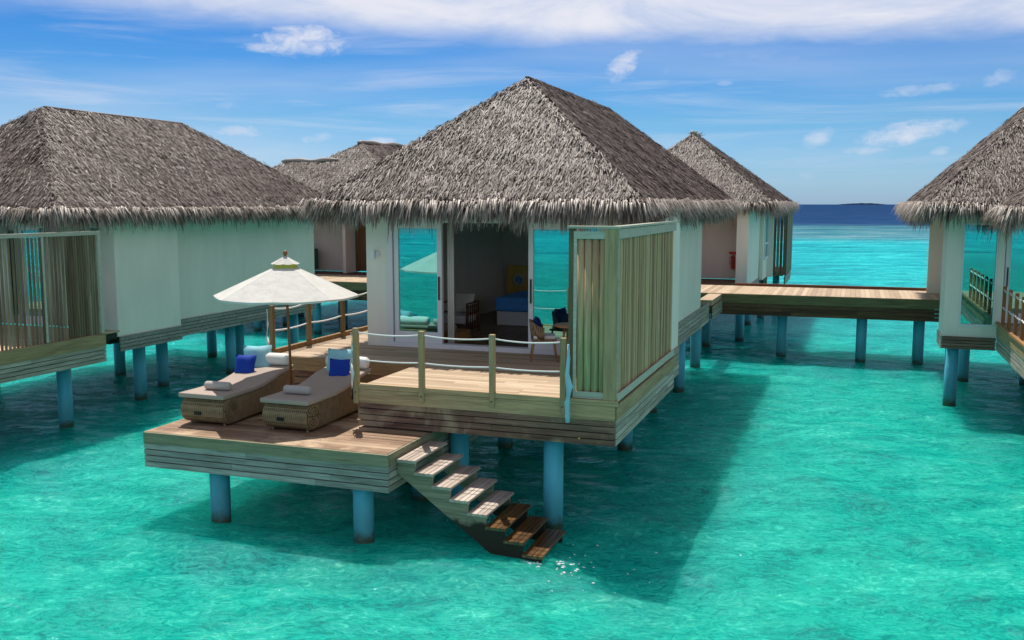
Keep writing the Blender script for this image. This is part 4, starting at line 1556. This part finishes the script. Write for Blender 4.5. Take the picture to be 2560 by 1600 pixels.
# ================================================================== RIGHT VILLA
rv_ = empty('water_villa', (5.0, 30.5, 0), 'thatched water villa at the right edge with a bathtub behind its corner glass', 'villa', 'thatched villas over the lagoon')
w = MB()
w.box(2.34, 2.70, 27.6, 27.75, 2.12, 5.4)
w.box(2.34, 2.50, 27.752, 28.9, 2.12, 5.4)
w.box(2.501, 3.7, 28.78, 28.9, 2.12, 5.4)
w.box(3.6, 3.7, 28.901, 36.34, 2.12, 5.4)
w.box(2.70, 3.56, 27.6, 27.75, 2.12, 2.40)
w.box(2.70, 3.56, 27.6, 27.75, 5.12, 5.4)
w.box(3.56, 3.72, 27.6, 27.75, 2.12, 5.4)
w.box(8.8, 9.0, 27.6, 36.5, 2.12, 5.4)
w.box(2.5, 8.8, 36.35, 36.5, 2.12, 5.4)
w.box(3.72, 8.8, 27.62, 27.73, 5.12, 5.4)
w.build('wall', M['wall'], rv_, bevel=.006)
wf = MB()
wf.box(2.70, 2.75, 27.58, 27.70, 2.40, 5.12)
wf.box(3.51, 3.56, 27.58, 27.70, 2.40, 5.12)
wf.box(2.75, 3.51, 27.582, 27.698, 2.40, 2.46)
wf.box(2.75, 3.51, 27.582, 27.698, 5.06, 5.12)
wfo = wf.build('window', M['white'], rv_, bevel=.003)
MB().box(2.75, 3.51, 27.64, 27.648, 2.46, 5.06).build('pane', M['glass'], wfo)
MB().box(2.52, 8.7, 31.0, 31.06, 2.3, 5.3).build('room_lining', M['wall'], rv_)
MB().box(2.52, 8.7, 27.78, 31.0, 2.30, 2.38).build('room_floor', M['floor_wood'], rv_)
sliding_panel(rv_, 3.74, 5.0, 27.62, 2.52, 5.1, fw=.12, handle=3.80)
sliding_panel(rv_, 5.0, 6.2, 27.62, 2.52, 5.1, fw=.12)
fascia_x(rv_, 2.34, 3.62, 27.6, 2.12, 1.78, top_h=.02, n=4, mt='boards', mbd='boards')
fascia_y(rv_, 2.34, 27.6, 28.9, 2.12, 1.78, -1, top_h=.02, n=4, mt='boards_grey', mbd='boards_grey')
lp = MB()
lp.box(2.315, 2.338, 28.6, 28.68, 3.62, 3.74)
lp.build('wall_lamp', M['lampbody'], rv_)
dk = MB()
plank_deck(dk, 3.66, 9.5, 17.5, 27.58, DZ, 'x', .145)
dk.build('sun_deck', M['deck'], rv_)
MB().box(3.72, 9.4, 17.6, 27.5, 2.3, 2.455).build('deck_frame', M['black_wood'], rv_)
fascia_y(rv_, 3.66, 17.5, 27.56, 2.495, 1.80, -1, top_h=.28, n=4)
MB().box(3.58, 3.66, 17.5, 27.56, 2.497, 2.56).build('deck_kerb', M['teak'], rv_)
hip_roof(rv_, 1.76, 10.2, 26.75, 37.5, 5.62, ((5.2, 31.0), (5.2, 33.5)), 8.85, density=260, fringe=.62, fringe_n=80, skip=('back', 'right'))
hip_roof(rv_, 3.42, 9.6, 24.9, 31.0, 5.52, ((6.5, 28.2), (6.5, 31)), 8.2, density=240, fringe=.66, fringe_n=80, skip=('back', 'right'), name='porch_roof')
for (x, y) in [(2.62, 27.9), (3.3, 31.6), (3.3, 34.5), (5.0, 28.0), (5.2, 24.5), (5.0, 21), (7.5, 28), (7.5, 24.5), (5.0, 31.6)]:
    pile(rv_, x, y, 2.2)
rr = empty('rope_railing', (3.7, 24.5, DZ), 'rope railing with brown posts on the right villa deck at the frame edge', 'railing', 'rope railings')
PY = [27.3, 26.3, 25.3, 24.35, 23.4, 22.45, 21.5, 20.5]
for y in PY:
    MB().box(3.68, 3.76, y - .04, y + .04, 2.502, 3.50).build('rail_post', M['post_red'], rr, bevel=.006)
for zz in (3.42, 2.97):
    rp = MB()
    for a, b in zip(PY[:-1], PY[1:]):
        rp.tube(rope_pts((3.70, a, zz), (3.70, b, zz), .03), .02, 8)
    rp.build('rope', M['rope'], rr, smooth=True)
tub = MB()
vs, fs = [], []
prof = [(.22, 0.0), (.30, .02), (.38, .25), (.42, .55), (.43, .60), (.40, .60), (.36, .5), (.30, .12), (.02, .08)]
n = 28
for (r_, z_) in prof:
    for k in range(n):
        a = 2 * math.pi * k / n
        vs.append((3.28 + r_ * .82 * math.cos(a), 28.9 + r_ * 1.9 * math.sin(a), 2.39 + z_))
for i in range(len(prof) - 1):
    for k in range(n):
        k2 = (k + 1) % n
        fs.append((i * n + k, i * n + k2, (i + 1) * n + k2, (i + 1) * n + k))
fs.append(tuple(reversed(range(n))))
tub.add(vs, fs)
tag(tub.build('bathtub', M['tub'], None, smooth=True), 'white oval bathtub standing behind the corner glass of the right villa', 'bathtub')

# ================================================================== BACK RIGHT VILLA
br = empty('water_villa', (-7, 44, 0), 'thatched villa beyond the jetty, right of the central roof, with beige entry wall', 'villa', 'thatched villas over the lagoon')
w = MB()
w.box(-10.5, -4.82, 40.6, 40.75, 2.5, 5.5)
w.build('entry_wall', M['wall_pink'], br)
MB().box(-10.5, -4.83, 37.45, 40.58, 2.2, 2.49).build('entry_floor', M['brown'], br)
w = MB()
w.box(-4.80, -4.35, 39.2, 39.5, 2.4, 5.5)
w.box(-4.52, -4.36, 39.502, 44.4, 2.3, 5.5)
w.box(-4.20, -3.92, 46.3, 46.6, 2.2, 5.5)
w.box(-4.34, -4.18, 44.3, 46.3, 2.2, 3.1)
w.box(-4.34, -4.18, 44.3, 46.3, 5.15, 5.5)
w.box(-4.36, -4.18, 44.3, 44.6, 3.1, 5.15)
w.box(-10.5, -4.5, 47.8, 48, 2.2, 5.5)
w.build('wall', M['wall'], br, bevel=.006)
wf = MB()
wf.box(-4.19, -4.12, 44.6, 44.72, 3.1, 5.15)
wf.box(-4.19, -4.12, 46.15, 46.28, 3.1, 5.15)
wf.box(-4.19, -4.12, 44.72, 46.15, 3.1, 3.2)
wf.box(-4.19, -4.12, 44.72, 46.15, 3.78, 3.86)
wfo = wf.build('window', M['white'], br)
MB().box(-4.20, -4.19, 44.7, 46.2, 3.15, 5.12).build('pane', M['glass'], wfo)
MB().box(-4.32, -4.28, 44.6, 46.28, 3.0, 5.2).build('backing', M['dark'], br)
fascia_y(br, -4.36, 39.5, 44.35, 2.3, 1.85, 1, top_h=.02, n=4, mt='boards_grey', mbd='boards_grey')
fascia_y(br, -4.18, 44.4, 46.4, 2.2, 1.75, 1, top_h=.02, n=3, mt='brown', mbd='brown')
s = MB()
y = 47.0
while y < 51.0:
    s.box(-3.40, -3.34, y, y + .16, 2.25, 5.3)
    y += .19
x = -4.1
while x < -3.42:
    s.box(x, x + .12, 46.95, 47.0, 2.25, 5.3)
    x += .15
s.build('slat_screen', M['slatdark'], br)
MB().box(-10, -3.5, 47.1, 51, 2.2, 2.4).build('sun_deck', M['deck'], br)
fascia_y(br, -3.40, 47.0, 51, 2.2, 1.8, 1, top_h=.02, n=3, mt='boards_grey', mbd='boards_grey')
hip_roof(br, -10.9, -3.45, 38.9, 52.4, 5.66, ((-7.2, 42.6), (-7.2, 44.6)), 8.62, density=200, blade=1.25, fringe=.62, fringe_n=60, skip=('back', 'left'), cap=True)
tw = MB()
tw.tube([(-7.2, 42.9, 8.66), (-7.2, 44.6, 8.66), (-7.2, 46.0, 8.16)], .03, 6)
for k in range(26):
    p = Vector((-7.2 + random.uniform(-.1, .1), random.uniform(43.0, 46.0), 8.75 - .12 * max(0, 0)))
    p.z = 8.66 if p.y < 44.6 else 8.66 - (p.y - 44.6) * .357
    tw.tube([p, p + Vector((random.uniform(-.35, .35), random.uniform(-.2, .3), random.uniform(.02, .16)))], [.018, .006], 5)
tw.build('loose_twigs', M['brown'], br)
for (x, y) in [(-4.7, 40), (-4.7, 43.5), (-4.4, 46.5), (-7.5, 40), (-4.0, 50)]:
    pile(br, x, y, 2.25)
fe = empty('fire_extinguisher', (-5.35, 40.5, 3.2), 'red fire extinguisher hanging on the beige wall beyond the jetty', 'fire extinguisher')
MB().tube([(-5.5, 40.50, 2.92), (-5.5, 40.50, 2.95), (-5.5, 40.50, 3.38), (-5.5, 40.50, 3.46), (-5.5, 40.50, 3.5)], [.07, .085, .085, .04, .03], 14).build('cylinder_body', M['red'], fe)
MB().box(-5.66, -5.34, 40.52, 40.58, 3.53, 3.63).build('sign', M['red'], fe)
hz = MB()
hz.tube([(-5.5, 40.46, 3.47), (-5.62, 40.44, 3.40), (-5.6, 40.44, 3.1)], .015, 6)
hz.build('hose', M['dark'], fe)
al = MB().box(-6.12, -6.00, 40.55, 40.6, 3.66, 3.76).build('alarm_box', M['red'], None)
tag(al, 'small red alarm box left of the fire extinguisher', 'alarm')

# ================================================================== BACK LEFT VILLA
bl = empty('water_villa', (-22, 42, 0), 'thatched villa beyond the jetty, left of the central roof, with a brown timber gate', 'villa', 'thatched villas over the lagoon')
w = MB()
w.box(-30, -21.6, 39.3, 39.5, 2.5, 5.5)
w.box(-21.6, -21.45, 38.2, 39.5, 2.5, 5.5)
w.build('entry_wall', M['wall_pink'], bl)
MB().box(-30, -17, 37.45, 39.28, 2.2, 2.49).build('entry_floor', M['brown'], bl)
w = MB()
w.box(-24.75, -24.4, 38.3, 38.55, 2.5, 5.5)
w.build('wall', M['wall'], bl)
w = MB()
for k in range(11):
    w.box(-21.40 + k * .26, -21.15 + k * .26, 39.0, 39.06, 2.55, 4.75)
w.build('gate', M['door_wood'], bl)
MB().box(-21.44, -18.4, 39.06, 39.2, 4.76, 5.5).build('gate_lintel', M['door_wood'], bl)
hip_roof(bl, -27.6, -17.5, 37.6, 49.5, 5.55, ((-23.0, 42.6), (-22.3, 45.8)), 8.55, density=170, blade=1.3, fringe=.6, fringe_n=55, skip=('back', 'left'), cap=True)
hip_roof(bl, -29.4, -22.5, 37.3, 44.5, 5.45, ((-26.3, 41.0), (-23.4, 41.0)), 7.62, density=170, blade=1.3, fringe=.6, fringe_n=55, skip=('back', 'left'), cap=True, name='annex_roof')
for k in range(6):
    pile(bl, -29 + 2.2 * k, 39.4, 2.4)
au = empty('air_conditioner', (-23.8, 38.6, 2.5), 'dark green outdoor air conditioner unit beside the beige wall behind the parasol', 'air conditioner')
MB().box(-24.25, -23.3, 38.5, 38.95, 2.62, 3.55).build('casing', M['green_metal'], au, bevel=.02)
rg = []
for rr_ in (.12, .22, .32):
    rg.append([(-23.6 + rr_ * .8 * math.cos(2 * math.pi * i / 20), 38.48, 3.1 + rr_ * math.sin(2 * math.pi * i / 20)) for i in range(21)])
gg = MB()
for p_ in rg:
    gg.tube(p_, .012, 6)
gg.build('fan_grille', M['dark'], au)

# ================================================================== foam at the stair foot
fm = MB()
for k in range(26):
    x = -4.50 + .33 * k / 25; y = 13.10 + random.gauss(0, .015); s_ = random.uniform(.008, .018)
    fm.add([(x - s_, y, .275), (x, y - s_ * .6, .275), (x + s_, y, .275), (x, y + s_ * .6, .275), (x, y, .29)], [(0, 1, 4), (1, 2, 4), (2, 3, 4), (3, 0, 4)])
for k in range(70):
    a = random.uniform(0, 6.28)
    r_ = abs(random.gauss(0, .9)) * random.choice((.35, 1, 1.3)) + .12
    x = -4.1 + r_ * math.cos(a) * 1.3
    y = 13.15 + r_ * math.sin(a) * .8
    s_ = random.uniform(.004, .014) * (1 if r_ > .5 else 1.5)
    n_ = 6
    vs = [(x + s_ * math.cos(2 * math.pi * i / n_) * random.uniform(1, 2), y + s_ * math.sin(2 * math.pi * i / n_), .272 + .0 * i) for i in range(n_)]
    fm.add(vs + [(x, y, .285)], [(i, (i + 1) % n_, n_) for i in range(n_)])
tag(fm.build('foam', M['white'], None), 'white foam flecks where the staircase meets the water', 'foam', None, 'stuff')
br.location.x += 0.42
fe.location.x += 0.85
print('objects', len(scene.objects))
